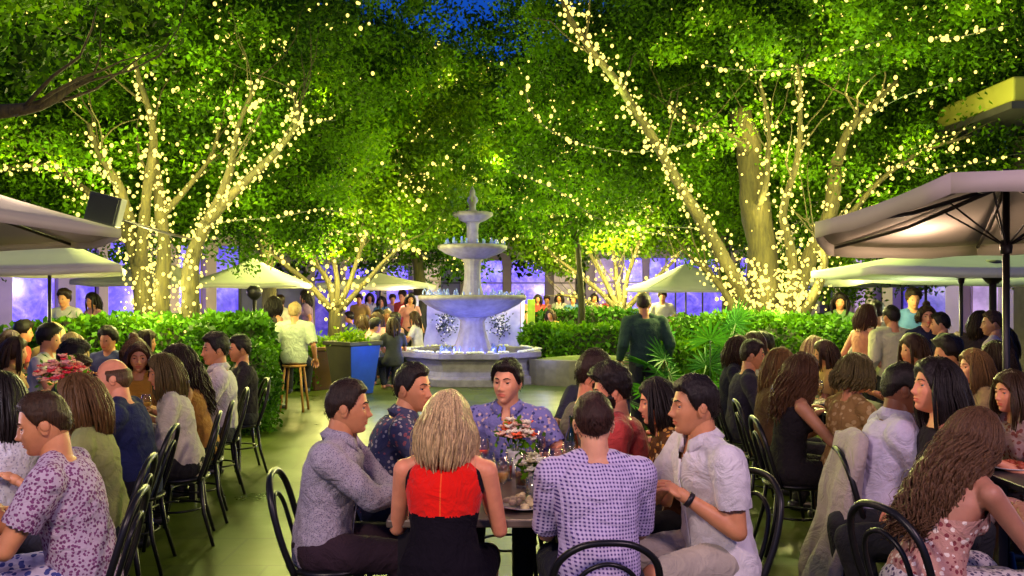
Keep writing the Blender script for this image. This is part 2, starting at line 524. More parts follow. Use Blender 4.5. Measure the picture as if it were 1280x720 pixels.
def person(label, x, y, face, *, pose='sit', fem=False, k=1.0, lean=6, side=0, yaw=0, pitch=4, roll=0, L=None, Rr=None, skin=(.42, .22, .14),
           hair=None, haircol=(.02, .013, .01), top=None, bottom=None, shoe=(.03, .03, .03), lo=False, group=None, z=0.0, legs=None,
           beard=False, extra=None, voxel=None, knees=.42, hw=1.0, glasses=False, name='person', legspread=.1, twist=0, feet_dx=0):
    root = thing(name, label, 'person', (x, y, z), R(face), group)
    vx = voxel or (.02 if lo else .0095)
    up = Vector((math.sin(R(side)), math.sin(R(lean)), math.cos(R(lean)) * math.cos(R(side)))).normalized()
    hz = {'sit': .545, 'stand': .95, 'high': .80}[pose] * (1 if pose == 'sit' else k)
    H = Vector((0, 0, hz))
    M0 = rot_to((0, 1, 0)) ; fwd = Vector((0, 1, 0)); fwd = (fwd - up * fwd.dot(up)).normalized(); rt = fwd.cross(up)
    tw = Matrix.Rotation(R(twist), 3, up)
    rtT = tw @ rt; fwT = tw @ fwd
    def at(t, a=0, b=0):
        m = min(1, max(0, t / .4)); rr = rt.lerp(rtT, m); ff = fwd.lerp(fwT, m)
        return H + up * t * k + rr * a * k + ff * (b - .012 * math.sin(max(0, t) / .5 * PI)) * k
    if fem:
        prof = [(-.10, .135, .10), (-.03, .168, .118), (.05, .165, .118), (.13, .135, .10), (.2, .122, .092), (.28, .135, .098), (.36, .15, .105), (.43, .150, .09), (.475, .105, .07), (.515, .055, .05)]
        sx, ar, hip = .165, .84, .09
    else:
        prof = [(-.10, .135, .105), (-.03, .16, .12), (.05, .162, .122), (.13, .155, .118), (.2, .155, .112), (.28, .165, .118), (.36, .178, .122), (.43, .182, .108), (.475, .125, .083), (.515, .065, .058)]
        sx, ar, hip = .195, 1.0, .095
    def torso(mb, inf, t0=-.2, t1=.6, n=22, low=None):
        rings = []
        for t, a, b in prof:
            if t < t0 or t > t1: continue
            a = a * k * hw + inf; b = b * k * hw + inf
            c = at(t); m = min(1, max(0, t / .4)); rr = rt.lerp(rtT, m); ff = fwd.lerp(fwT, m)
            rings.append([c + rr * math.cos(2 * PI * j / n) * a * (1 - .0 * 0) + ff * math.sin(2 * PI * j / n) * b for j in range(n)])
        mb.rings(rings, True)
        if fem:
            for s in (-1, 1): mb.ell(at(.33, s * .07, .065), (.058 * k + inf, .055 * k + inf, .06 * k + inf), None, 14, 10)
    S = {s: at(.435, s * sx * hw) for s in (-1, 1)}
    l1, l2 = .285 * k, .255 * k
    dflt = Vector((0, .33, -.0))
    arms = {}
    for s, spec in ((-1, L), (1, Rr)):
        if spec is None:
            spec = ((s * .16, .36, .27), (s * .5, -.3, -1)) if pose == 'sit' else ((s * .30, .06, -.03), (s * .3, -1, -.2))
            W = H + Vector(spec[0]) * k; hint = spec[1]; opt = {}
        else:
            W = Vector(spec[0]); hint = spec[1]; opt = spec[2] if len(spec) > 2 else {}
        E, W = elbow(S[s], W, hint, l1, l2)
        arms[s] = (S[s], E, W, opt)
    # head frame
    N = at(.49)
    Hc = at(.50) + (up * .6 + Vector((0, 0, .4))).normalized() * .148 * k + fwT * .020 * k
    Rh = Matrix.Rotation(R(yaw), 3, 'Z') @ Matrix.Rotation(R(-pitch), 3, 'X') @ Matrix.Rotation(R(roll), 3, 'Y')
    HK = k * (1.0 if not fem else .96) * 1.03
    def hp(v): return Hc + Rh @ (Vector(v) * HK)
    # legs
    lg = {}
    for s in (-1, 1):
        J = H + Vector((s * hip * k, 0, -.02))
        if pose in ('sit', 'high'):
            kz = H.z - (.03 if pose == 'sit' else .12)
            K = J + Vector((s * legspread * .6, knees * k, kz - J.z)); A = Vector((K.x * .8 + feet_dx, K.y - .02 + (0 if s > 0 else -.1), .085 if pose == 'sit' else .3))
        else:
            K = J + Vector((s * .01, .02 + (.02 if s > 0 else 0), -.43 * k)); A = Vector((K.x + s * .01, -.02 + (.05 if s > 0 else 0), .085))
        lg[s] = (J, K, A)
    # ---- body
    sk = m_skin(skin)
    mb = MB(); torso(mb, -.008)
    mb.cap(at(.46), .062 * k * (.88 if fem else 1.05), hp((0, -.022, -.055)), .054 * HK * (.86 if fem else 1.06))
    for s in (-1, 1):
        Sx, E, W, opt = arms[s]
        mb.cap(at(.50, s * .03), .045 * k, Sx, .05 * k * ar)
        mb.cap(Sx, .058 * k * ar, E, .040 * k * ar); mb.cap(E, .041 * k * ar, E.lerp(W, .35), .040 * k * ar); mb.cap(E.lerp(W, .35), .040 * k * ar, W, .026 * k * ar)
        J, K, A = lg[s]
        mb.cap(J, .086 * k, K, .058 * k); mb.cap(K, .056 * k, K.lerp(A, .3), .055 * k); mb.cap(K.lerp(A, .3), .055 * k, A, .036 * k)
        mb.cap(A + Vector((0, -.03, -.045)), .034, A + Vector((0, .12, -.055)), .028)
        if lo: mb.cap(W, .03 * k, W + (W - E).normalized() * .11 * k, .022 * k, 8)
    if lo: mb.ell(hp((0, .0, .0)), (.075 * HK, .094 * HK, .115 * HK), Rh, 14, 10)
    bm_ = bake(mb, vx, 2, name='body')
    ex = MB()
    nu, nv = (28, 20) if lo else (110, 84)
    n = sph_dirs(nu, nv); hs = head_surf(n, fem)
    Rn = np.array(Rh); hv = (hs.reshape(-1, 3) * HK) @ Rn.T + np.array(Hc)
    fs = grid_faces(nu, nv)
    hc = hs.reshape(-1, 3)
    fc = hc[np.array(fs)].mean(1)
    lip = (fc[:, 1] > .05) & (((fc[:, 0] / .025) ** 2 + ((fc[:, 2] + .0585) / .0105) ** 2) < 1)
    ex.v = [tuple(v) for v in hv]; ex.f = fs; ex.mi = [int(b) for b in lip]
    if not lo:
        for s in (-1, 1):
            Me = Rh @ Matrix.Rotation(R(s * -18), 3, 'Z')
            ex.ell(hp((s * .077, -.008, -.004)), (.007 * HK, .019 * HK, .031 * HK), Me, 12, 8)
            ex.ell(hp((s * .082, -.014, .004)), (.006 * HK, .019 * HK, .022 * HK), Me, 12, 8)
            ex.ell(hp((s * .031, .0725, .0185)), (.0165 * HK, .012 * HK, .0075 * HK), Rh, 12, 8)
            ex.ell(hp((s * .031, .0715, .0005)), (.015 * HK, .011 * HK, .0045 * HK), Rh, 12, 8)
            Sx, E, W, opt = arms[s]
            hand(ex, W, opt.get('d', (W - E)), opt.get('n', (0, 0, 1)), -s if not opt.get('flip') else s, opt.get('curl', .5), k * (1.0 if not fem else .9))
    # join the head and hands with the body as one mesh
    b0 = MB()
    co = np.empty(len(bm_.vertices) * 3, np.float32); bm_.vertices.foreach_get('co', co)
    b0.v = [tuple(v) for v in co.reshape(-1, 3)]; b0.f = [tuple(p.vertices) for p in bm_.polygons]; b0.mi = [0] * len(b0.f)
    bpy.data.meshes.remove(bm_)
    b0.add(ex.v, ex.f); b0.mi[-len(ex.f):] = ex.mi
    lipc = (min(1, skin[0] * .95), skin[1] * .55, skin[2] * .6)
    body = b0.build('body', [sk, m_skin(lipc)], root)
    # ---- face details
    if lo:
        for s in (-1, 1):
            e = MB(); e.ell((0, 0, 0), (.013 * HK, .008 * HK, .007 * HK), None, 8, 6)
            eo = e.build('eye', m_plain((.03, .018, .012), .2, 0, .02, 8., 0), body); eo.location = hp((s * .031, .077, .010)); eo.rotation_euler = Rh.to_euler()
    if not lo:
        for s in (-1, 1):
            e = MB(); e.ell((0, 0, 0), (.0125 * HK,) * 3, None, 16, 12)
            me = e.mesh('eye')
            for p in me.polygons:
                c = p.center.normalized(); p.material_index = 1 if c.y > .80 else 0
            eo = link('eye', me, [m_plain((.36, .32, .30), .3, 0, .02, 8., 0), m_plain((.02, .012, .01), .1, 0, .02, 8., 0)], body)
            eo.location = hp((s * .031, .0665, .009)); eo.rotation_euler = Rh.to_euler()
            br = MB(); br.tube([hp((s * x_, y_, z_)) for x_, y_, z_ in ((.012, .0905, .030), (.026, .0885, .0355), (.038, .0815, .036), (.050, .069, .029))],
                               [.0026, .0042 if not fem else .0028, .0036 if not fem else .0024, .0012], 6)
            br.build('eyebrow', m_hair(haircol), body)
    if glasses:
        g = MB()
        for s in (-1, 1):
            g.tube([hp((s * .031 + .021 * math.cos(a), .092 - .3 * abs(.021 * math.cos(a)) * 0, .008 + .017 * math.sin(a))) for a in [2 * PI * i / 16 for i in range(17)]], .0017, 6)
            g.tube([hp((s * .052, .09, .012)), hp((s * .078, .05, .012)), hp((s * .081, -.02, .008))], .0017, 6)
        g.tube([hp((-.01, .093, .01)), hp((.01, .093, .01))], .0017, 6)
        g.build('spectacles', m_plain((.02, .02, .02), .3), root)
    # ---- hair
    if hair:
        hk = dict(hair); kind = hk.pop('kind', 'short')
        dn = Rh.inverted() @ Vector((0, 0, -1))
        hm = hair_mesh(kind, fem=fem, down=dn, lo=lo, **hk)
        hm.v = [tuple(hp(v)) for v in hm.v]
        hm.build('hair', m_hair(haircol), root)
    if beard:
        nb = sph_dirs(60, 44)
        pb = head_surf(nb, fem); fx = pb
        m = np.minimum((-.035 - fx[..., 2] + .02 * (np.abs(fx[..., 0]) / .06) ** 2) / .01 , (nb[..., 1] + .15) / .15)
        lipd = ((fx[..., 0] / .026) ** 2 + ((fx[..., 2] + .0585) / .013) ** 2) - 1
        m = np.minimum(m, lipd * 2)
        t = np.clip(m, 0, 1)
        pv = pb + nb * (-.004 + (.004 + .011) * t * (1 + .3 * npnoise(nb, 30)))[..., None]
        B = MB(); B.add([tuple(hp(v)) for v in pv.reshape(-1, 3)], grid_faces(60, 44, m > -.3))
        B.build('beard', m_hair(haircol), root)
    # ---- clothes
    if top:
        tp = dict(kind='shirt', mat=None, sleeve='short', inf=.016, t0=-.12, collar=False, open=.0)
        tp.update(top); inf = tp['inf']
        T = MB(); torso(T, inf, tp['t0'] - .001, tp.get('t1', .48))
        sl = tp['sleeve']
        for s in (-1, 1):
            Sx, E, W, opt = arms[s]
            if sl in ('short', 'long', 'elbow'):
                T.cap(at(.485, s * .06), .048 * k + inf * .6, Sx, .052 * k * ar + inf * .8)
            if sl == 'short': T.cap(Sx, .060 * k * ar + inf, Sx.lerp(E, .62), .052 * k * ar + inf * 1.1)
            if sl == 'elbow': T.cap(Sx, .060 * k * ar + inf, Sx.lerp(E, .9), .046 * k * ar + inf)
            if sl == 'long':
                T.cap(Sx, .060 * k * ar + inf, E, .045 * k * ar + inf); T.cap(E, .045 * k * ar + inf, W.lerp(E, .08), .033 * k * ar + inf * .6)
        if tp['kind'] == 'dress':
            for s in (-1, 1):
                J, K, A = lg[s]
                T.cap(J, .10 * k + inf, J.lerp(K, tp.get('hem', .9)), .07 * k + inf)
                T.cap(J * .5 + lg[-s][0] * .5, .09 * k, (J.lerp(K, .8)) * .5 + lg[-s][0].lerp(lg[-s][1], .8) * .5, .06 * k)
        if tp.get('drape'):
            for s in (-1, 1): T.cap(at(-.05, s * .1), .10 * k + inf, at(.05, s * .1), .08 * k + inf)
        cut = tp.get('cut')
        def mf(X, Y, Z):
            idx = np.zeros(len(X), np.int32)
            if cut is not None: idx = cut(X, Y, Z).astype(np.int32)
            nb_ = at(.515, 0, .0)
            # neck opening
            dd = np.sqrt((X - nb_.x) ** 2 + (Y - nb_.y) ** 2 + (Z - nb_.z) ** 2)
            idx = np.where(dd < .058 * k + tp.get('neck', 0), -1, idx)
            if tp['open']:
                c = at(.515, 0, .1)
                rx = (X - c.x) * rtT.x + (Y - c.y) * rtT.y; fz = (X - nb_.x) * fwT.x + (Y - nb_.y) * fwT.y
                idx = np.where((fz > .02) & (Z > c.z - tp['open']) & (np.abs(rx) < .05 * (Z - (c.z - tp['open'])) / tp['open']), -1, idx)
            if sl in ('short', 'elbow', 'long'):
                for s in (-1, 1):   # open cuffs
                    Sx, E, W, opt = arms[s]
                    a0, a1, f = (Sx, E, .62) if sl == 'short' else ((Sx, E, .9) if sl == 'elbow' else (E, W, .92))
                    ax = (a1 - a0); Lx = ax.length; ax.normalize()
                    u = (X - a0.x) * ax.x + (Y - a0.y) * ax.y + (Z - a0.z) * ax.z
                    rr = np.sqrt(np.maximum((X - a0.x) ** 2 + (Y - a0.y) ** 2 + (Z - a0.z) ** 2 - u * u, 0))
                    idx = np.where((u > f * Lx + (.012 if sl != 'long' else .0)) & (rr < .09 * k) & (u < Lx * f + .09), -1, idx)
            return idx
        disp = tp.get('disp', (.016, .07)) if not lo else None
        me = bake(T, vx * (1 if lo else 1.0), 5 if not lo else 2, disp, mf, tp['kind'])
        nm = {'shirt': 'shirt', 'dress': 'dress', 'blouse': 'blouse', 'jacket': 'jacket', 'top': 'top'}.get(tp['kind'], 'shirt')
        mats = tp['mat'] if isinstance(tp['mat'], (list, tuple)) else [tp['mat']]
        shirt = link(nm, me, mats, root)
        if tp['collar']:
            cb = MB(); rn = []
            for i in range(25):
                a = R(-162 + 324 * i / 24)
                o = at(.49, 0, .006)
                dv = rtT * math.sin(a) * .077 * k + (-fwT) * math.cos(a) * .073 * k
                hh = .058 * k; low = o + dv * 1.12 + up * (-.006 + (.0 if abs(a) < 2 else -.028 * (abs(a) - 2) / .8)) ; hi = o + dv * .98 + up * hh - up * (0 if abs(a) < 2 else .03 * (abs(a) - 2) / .8)
                fl = o + dv * 1.42 + up * (.020 - (.0 if abs(a) < 2 else .045 * (abs(a) - 2) / .8))
                th = dv.normalized() * .004
                rn.append([low, hi, hi + th * .8, fl, fl - th * .6 - up * .002, low + th])
            cb.rings([list(r_) for r_ in rn], True)
            cb.build('collar', mats[0], shirt)
        if tp.get('placket'):
            pb_ = MB()
            pb_.tube([at(t, 0, (np.interp(t, [-.03, .13, .36, .46], [.12, .118, .122, .085]) + inf + .006)) for t in (.0, .12, .24, .36, .44)], [.012] * 5, 6, flat=.3)
            pb_.build('placket', mats[0], shirt)
    bt = dict(kind='trousers', mat=m_cloth((.03, .03, .035)), inf=.013)
    if bottom is not False:
        if bottom: bt.update(bottom)
        B = MB(); inf = bt['inf']
        B.ell(at(-.0), (.165 * k + inf, .13 * k + inf, .12 * k), None)
        for s in (-1, 1):
            J, K, A = lg[s]
            if bt['kind'] == 'shorts': B.cap(J, .09 * k + inf, K.lerp(J, .12), .068 * k + inf)
            elif bt['kind'] == 'skirt':
                B.cap(J, .095 * k + inf, K.lerp(J, -.02), .075 * k + inf)
                B.cap(K.lerp(J, .0), .07 * k + inf, K.lerp(A, .3), .085 * k + inf)
                B.cap((lg[-1][0] + lg[1][0]) / 2, .09, (lg[-1][1] + lg[1][1]) / 2, .07)
            else: B.cap(J, .09 * k + inf, K, .063 * k + inf); B.cap(K, .063 * k + inf, A + Vector((0, 0, .03)), .048 * k + inf)
        me = bake(B, max(.012, vx), 3, (.012, .06) if not lo else None, None, bt['kind'])
        link(bt['kind'], me, bt['mat'], root)
    for s in (-1, 1):
        if lo: break
        J, K, A = lg[s]
        q = MB(); q.cap(A + Vector((0, -.05, -.04)), .042, A + Vector((0, .13, -.05)), .036, 12); q.cap(A + Vector((0, -.03, -.02)), .04, A + Vector((0, .0, -.0)), .045, 12)
        for i, v in enumerate(q.v):
            if v[2] < .004: q.v[i] = (v[0], v[1], .004)
        q.build('shoe', m_plain(shoe, .35), root)
    if extra: extra(root, dict(hp=hp, at=at, arms=arms, H=H, k=k, fwT=fwT, rtT=rtT, up=up, Rh=Rh, HK=HK))
    return root
# ------------------------------------------------------------------ camera, sky
cam = bpy.data.objects.new('camera', bpy.data.cameras.new('camera')); C.objects.link(cam)
cam.location = (0, 0, CH); cam.rotation_euler = (PI / 2, 0, 0)
cam.data.sensor_width = 36; cam.data.lens = 36 * F / 1280; cam.data.shift_y = 8 / 1280
cam.data.clip_end = 500; cam.data.clip_start = .05
sc.camera = cam
sc.view_settings.view_transform = 'Standard'; sc.view_settings.look = 'None'; sc.view_settings.exposure = 0; sc.view_settings.gamma = 1
w = bpy.data.worlds.new('World'); sc.world = w; w.use_nodes = True
nt = w.node_tree; bg = nt.nodes['Background']
sky = nt.nodes.new('ShaderNodeTexSky'); sky.sky_type = 'NISHITA'; sky.sun_disc = False
sky.sun_elevation = R(3); sky.sun_rotation = R(200); sky.ozone_density = 6; sky.dust_density = .3
mul = nt.nodes.new('ShaderNodeMix'); mul.data_type = 'RGBA'; mul.blend_type = 'MULTIPLY'; mul.inputs[0].default_value = 1
mul.inputs[7].default_value = (1.5, 1.3, 2.5, 1)
nt.links.new(sky.outputs[0], mul.inputs[6]); nt.links.new(mul.outputs[2], bg.inputs['Color'])
bg.inputs['Strength'].default_value = .10
sc.cycles.use_light_tree = True
sc.cycles.max_bounces = 5; sc.cycles.diffuse_bounces = 2; sc.cycles.glossy_bounces = 2; sc.cycles.transmission_bounces = 4
sc.cycles.transparent_max_bounces = 6
sc.cycles.sample_clamp_indirect = 3; sc.cycles.sample_clamp_direct = 0
sc.cycles.use_adaptive_sampling = True; sc.cycles.adaptive_threshold = .02
sc.cycles.caustics_reflective = False; sc.cycles.caustics_refractive = False

def lamp(name, loc, energy, col, typ='POINT', size=.15, aim=None, spot=70, blend=.6):
    l = bpy.data.lights.new(name, typ); l.energy = energy; l.color = col
    if typ == 'POINT': l.shadow_soft_size = size
    if typ == 'SPOT': l.spot_size = R(spot); l.spot_blend = blend; l.shadow_soft_size = size
    if typ == 'AREA': l.size = size
    if typ == 'SUN': l.angle = R(size)
    o = bpy.data.objects.new(name, l); C.objects.link(o); o.location = loc
    if aim is not None: o.rotation_euler = (Vector(aim) - Vector(loc)).to_track_quat('-Z', 'Y').to_euler()
    return o

# ------------------------------------------------------------------ ground
t = NT('green_light_paving'); v = t.obj()  # green light on the stone paving is put into its base colours
br = t.new('ShaderNodeTexBrick'); br.offset = .5; br.inputs['Scale'].default_value = 1
br.inputs['Brick Width'].default_value = .62; br.inputs['Row Height'].default_value = .62; br.inputs['Mortar Size'].default_value = .012
br.inputs['Mortar Smooth'].default_value = .3; br.inputs['Bias'].default_value = .0
br.inputs['Color1'].default_value = (.040, .064, .001, 1); br.inputs['Color2'].default_value = (.066, .096, .002, 1); br.inputs['Mortar'].default_value = (.012, .016, .003, 1)
wv = t.noise(1.3, 3, v)
t.lk(v, br.inputs['Vector'])
n1 = t.noise(1.1, 5, v, .6); n2 = t.noise(14, 5, v, .7)
c1 = t.mix(.45, br.outputs['Color'], t.ramp(n1, [(.25, (.022, .040, .001)), (.75, (.090, .125, .002))]))
c2 = t.mix(t.math('MULTIPLY', n2, .35), c1, (.05, .05, .02))
t.col(c2)
t.lk(t.ramp(n1, [(.3, (.24,) * 3), (.7, (.5,) * 3)]), t.b.inputs['Roughness'])
t.bump(t.math('ADD', t.math('MULTIPLY', br.outputs['Fac'], -.5), t.math('MULTIPLY', n2, .15)), .12, .003)
g = MB(); g.add([(-80, -8, 0), (80, -8, 0), (80, 140, 0), (-80, 140, 0)], [(0, 1, 2, 3)])
struct(g.build('ground', t.m, smooth=False))

# ------------------------------------------------------------------ foliage
LEAF = {}
LEAF['tree'] = m_leaf('tree_leaves', (.008, .028, .001), (.100, .25, .003), .42, .55)
LEAF['lime'] = m_leaf('lime_leaves', (.03, .08, .003), (.14, .27, .006), .4)
LEAF['hedge'] = m_leaf('hedge_leaves', (.016, .060, .004), (.080, .215, .008), .25)
LEAF['palm'] = m_leaf('palm_leaves', (.02, .09, .015), (.05, .20, .03), .25)

def leaf_mesh(pts, size, tone, name='crown', keep=None, aspect=.5, droop=.0):
    n = len(pts)
    d = rng.normal(size=(n, 3)); d[:, 2] -= droop; d /= np.linalg.norm(d, axis=1, keepdims=True)
    q = rng.normal(size=(n, 3)); s = np.cross(d, q); s /= np.linalg.norm(s, axis=1, keepdims=True)
    nn = np.cross(d, s)
    L = size * rng.uniform(.65, 1.25, n)[:, None]
    W = L * aspect * .5
    v = np.empty((n, 4, 3), np.float32)
    v[:, 0] = pts; v[:, 1] = pts + d * L * .5 + s * W + nn * L * .08; v[:, 2] = pts + d * L; v[:, 3] = pts + d * L * .5 - s * W + nn * L * .08
    me = bpy.data.meshes.new(name)
    me.vertices.add(n * 4); me.vertices.foreach_set('co', v.ravel())
    me.loops.add(n * 4); me.loops.foreach_set('vertex_index', np.arange(n * 4, dtype=np.int32))
    me.polygons.add(n); me.polygons.foreach_set('loop_start', np.arange(0, n * 4, 4, dtype=np.int32))
    try: me.polygons.foreach_set('loop_total', np.full(n, 4, dtype=np.int32))
    except Exception: pass
    me.update(calc_edges=True)
    a = me.attributes.new('tone', 'FLOAT', 'FACE'); a.data.foreach_set('value', np.clip(tone, 0, 1).astype(np.float32))
    return me

def in_view(p, m=.12):
    u = p[:, 0] / np.maximum(p[:, 1], .5); vv = (p[:, 2] - CH) / np.maximum(p[:, 1], .5)
    return (np.abs(u) < .582 + m) & (vv < .335 + m * .8) & (p[:, 1] > 2)

LL = []
CARVE = []   # (points array N,3) limb samples: foliage keeps off their open side

def crown_points(ells, dens=1.0, clump=.42, per=150, shell=.35, holes=.0):
    allp = []; allt = []
    for cx, cy, cz, rx, ry, rz in ells:
        area = 4 * PI * (((rx * ry) ** 1.6 + (rx * rz) ** 1.6 + (ry * rz) ** 1.6) / 3) ** (1 / 1.6)
        n = int(area * 2.3 * dens)
        v = rng.normal(size=(n, 3)); v /= np.linalg.norm(v, axis=1, keepdims=True)
        rr = 1 - np.abs(rng.normal(size=n)) * shell; rr = np.clip(rr, .2, 1.08)
        c = v * rr[:, None] * np.array([rx, ry, rz]) + np.array([cx, cy, cz])
        lump = .5 + .5 * npnoise(c, 1.1, cx)
        if holes: c = c[(npnoise(c, 1.6, cy) > holes - 1) ]
        c = c[in_view(c, .2)]; n = len(c)
        if n == 0: continue
        cr = rng.uniform(.7, 1.3, n) * clump
        tone = rng.uniform(0, .8, n)
        k = (per * rng.uniform(.6, 1.2, n)).astype(int)
        idx = np.repeat(np.arange(n), k)
        o = rng.normal(size=(len(idx), 3)); o /= np.linalg.norm(o, axis=1, keepdims=True)
        o *= (rng.uniform(0, 1, len(idx)) ** .5)[:, None]
        p = c[idx] + o * cr[idx][:, None] * np.array([1.15, 1.15, .75])
        allp.append(p); allt.append(tone[idx] + rng.normal(size=len(idx)) * .18)
    p = np.concatenate(allp); tn = np.concatenate(allt)
    m = in_view(p) & (p[:, 2] > .4)
    p = p[m]; tn = tn[m]
    return p, tn

def carve(p, tn, limbs, rad=.33, ahead=1.6):
    keep = np.ones(len(p), bool)
    for q in limbs:
        d = p - q[None]
        s = np.clip(-d[:, 1], 0, ahead)           # towards the court side
        dd = d.copy(); dd[:, 1] += s
        dirv = q / np.linalg.norm(q)
        near = (np.einsum('ij,ij->i', dd, dd) < rad * rad)
        keep &= ~near
    drop = (~keep) & (rng.uniform(size=len(p)) < .38)
    return p[~drop], tn[~drop]

def limb(pts, r0, r1, k=5, wob=.25):
    L = smoothline(pts, k); n = len(L)
    L = [p + Vector((noise.noise(p * 1.3), noise.noise(p * 1.3 + Vector((9, 0, 0))), 0)) * .05 for p in L]
    return L, [r0 + (r1 - r0) * (i / (n - 1)) ** .8 for i in range(n)]

t = NT('bark'); v = t.obj()
mp = t.new('ShaderNodeMapping'); mp.inputs['Scale'].default_value = (9, 9, 1.6); t.lk(v, mp.inputs['Vector'])
bn = t.noise(3, 6, mp.outputs[0], .65)
t.col(t.ramp(bn, [(.3, (.012, .010, .002)), (.7, (.060, .050, .010))])); t.set(Roughness=.85); t.bump(bn, .8, .03)
BARK = t.m

# bulbs -------------------------------------------------------------
BULB = m_emit((1.0, .80, .30), 9)
t = NT('fairy_light_bulb'); t.col((.01, .01, .01)); t.b.inputs['Specular IOR Level'].default_value = 0; t.b.inputs['Emission Color'].default_value = (1, .78, .16, 1); t.b.inputs['Emission Strength'].default_value = 2.3; BULB = t.m
WIRE = m_plain((.03, .035, .02), .6, 0, .1, 8., 0)
def bulb_mesh(r=1.0):
    b = MB(); b.ell((0, 0, 0), (r, r, r * 1.15), None, 7, 5); return b
_bm = {}
def bulbs(label, pts, rad, group='strings of fairy lights', wires=None, show=90):
    "pts: list of Vectors (any order); the ones that show largest become parts of their own"
    pts = [p for p in pts if abs(p.x / p.y) < .62 and (p.z - CH) / p.y < .37]
    root = thing('string_lights', label, 'fairy lights', pts[0], 0, group)
    base = pts[0]
    sz = [(rad * (.45 + .85 * random.random() ** 1.6)) for _ in pts]
    order = sorted(range(len(pts)), key=lambda i: -sz[i] / pts[i].y)
    if 'b' not in _bm: _bm['b'] = bulb_mesh().mesh('bulb')
    for i in order[:show]:
        o = link('bulb', _bm['b'], BULB, root); o.location = pts[i] - base; o.scale = (sz[i],) * 3
    rest = order[show:]
    if rest:
        m = MB(); u = bulb_mesh()
        for i in rest:
            q = pts[i] - base; s = sz[i]
            m.add([(v[0] * s + q.x, v[1] * s + q.y, v[2] * s + q.z) for v in u.v], u.f)
        o = m.build('bulbs', BULB, root); o['kind'] = 'stuff'
    if wires:
        for wv_ in wires:
            m = MB(); m.tube([Vector(p) - base for p in wv_], .006, 4); m.build('wire', WIRE, root)
    return root

def wrap(L, rs, step, out=.04, jit=.05, front=.3):
    "points wound round a limb"
    res = []; a = random.uniform(0, 6)
    for i in range(len(L) - 1):
        p, q = L[i], L[i + 1]; n = max(1, int((q - p).length / step + random.random()))
        t = (q - p).normalized(); x = t.cross(Vector((0, 1, .1))).normalized(); y = t.cross(x)
        for j in range(n):
            f = j / n; r = rs[i] + out; a += 2.4
            c = p.lerp(q, f) + (x * math.cos(a) + y * math.sin(a)) * r
            if c.y > p.y and random.random() < front: c.y = 2 * p.y - c.y
            res.append(c + Vector((random.gauss(0, jit), random.gauss(0, jit), random.gauss(0, jit))))
    return res

def scatter(p, n, jit=.0):
    w_ = np.clip(npnoise(p, 1.5, 3.3) + .25, .02, 1) ** 2
    idx = rng.choice(len(p), n, replace=False, p=w_ / w_.sum())
    return [Vector(p[i]) for i in idx]

def twigs(mm, L, rs, base):
    n = len(L)
    for _ in range(5):
        i = random.randrange(n // 3, n); q = L[i] - base
        d = (L[min(i + 1, n - 1)] - L[max(i - 1, 0)]).normalized() + Vector((random.gauss(0, .7), random.gauss(0, .5), random.uniform(-.1, .7)))
        d.normalize(); pts = [q]; r = max(.010, rs[i] * .4)
        for k in range(5):
            d = (d + Vector((random.gauss(0, .22), random.gauss(0, .22), random.gauss(.03, .15)))).normalized()
            pts.append(pts[-1] + d * random.uniform(.15, .32))
        mm.tube(pts, [r, r * .8, r * .65, r * .5, r * .35, r * .2], 5)

def tree(label, trunks, limbs, ells, bulbspec, leaf='tree', dens=1.0, lsize=.088, clump=.40, per=270, blabel=None, brad=.034, scat=60, wires=None,
         swags=(), group='fairy-lit trees around the court', shell=.35, holes=0.0, crad=.18):
    root = thing('tree', label, 'tree', (trunks[0][0][0].x, trunks[0][0][0].y, 0), 0, group)
    base = root.location.copy()
    m = MB(); lines = []; pts = []
    for tp_, r0, r1 in trunks + limbs:
        L, rs = limb(tp_, r0, r1); lines.append((L, rs))
    for L, rs in lines[:len(trunks)]: m.tube([q - base for q in L], rs, 10, wob=.3)
    m.build('trunk', BARK, root)
    for L, rs in lines[len(trunks):]:
        mm = MB(); mm.tube([q - base for q in L], rs, 8, wob=.25); twigs(mm, L, rs, base); mm.build('limb', BARK, root)
    samples = []
    for (L, rs), st in zip(lines, bulbspec):
        if st:
            acc = random.uniform(.2, .9)
            for i in range(1, len(L)):
                acc += (L[i] - L[i - 1]).length
                if acc > 1.15 and L[i].z > 1.6: acc = 0; LL.append(L[i] + Vector((random.uniform(-.3, .3), -.5, random.uniform(0, .2))))
    for (L, rs), st in zip(lines, bulbspec):
        if st:
            pts += wrap(L, rs, st)
            for i in range(len(L)): samples.append(np.array(L[i]))
    p, tn = crown_points(ells, dens, clump, per, shell, holes)
    p, tn = carve(p, tn, samples, crad)
    op = (p[:, 0] > 6.2) & (p[:, 1] < 13.2) & (p[:, 2] > 4.2) & (p[:, 2] < 5.6) & (rng.uniform(size=len(p)) < .80)
    p = p[~op]; tn = tn[~op]
    me = leaf_mesh(p - np.array(base), lsize, tn)
    link('crown', me, LEAF[leaf], root)
    for sw in swags:
        st = sw[1]; L = smoothline(sw[0], 8)
        d = 0
        for i in range(len(L) - 1):
            n = max(1, round((L[i + 1] - L[i]).length / st))
            for j in range(n):
                q = L[i].lerp(L[i + 1], j / n)
                pts.append(q + Vector((random.gauss(0, .03), random.gauss(0, .05), random.gauss(0, .03))))
    if scat:
        pf = p[p[:, 1] < np.quantile(p[:, 1], .45)]
        pts += [q + Vector((0, -.12, 0)) for q in scatter(pf, min(scat, len(pf) // 20))]
    if pts and blabel: bulbs(blabel, pts, brad, wires=[smoothline(s[0], 6) for s in swags] or None)
    return root

def V(d, *xy):
    "chain of photograph points, each with its own distance offset"
    out = []
    for q in xy:
        out.append(P(q[0], q[1], d + (q[2] if len(q) > 2 else 0)))
    return out

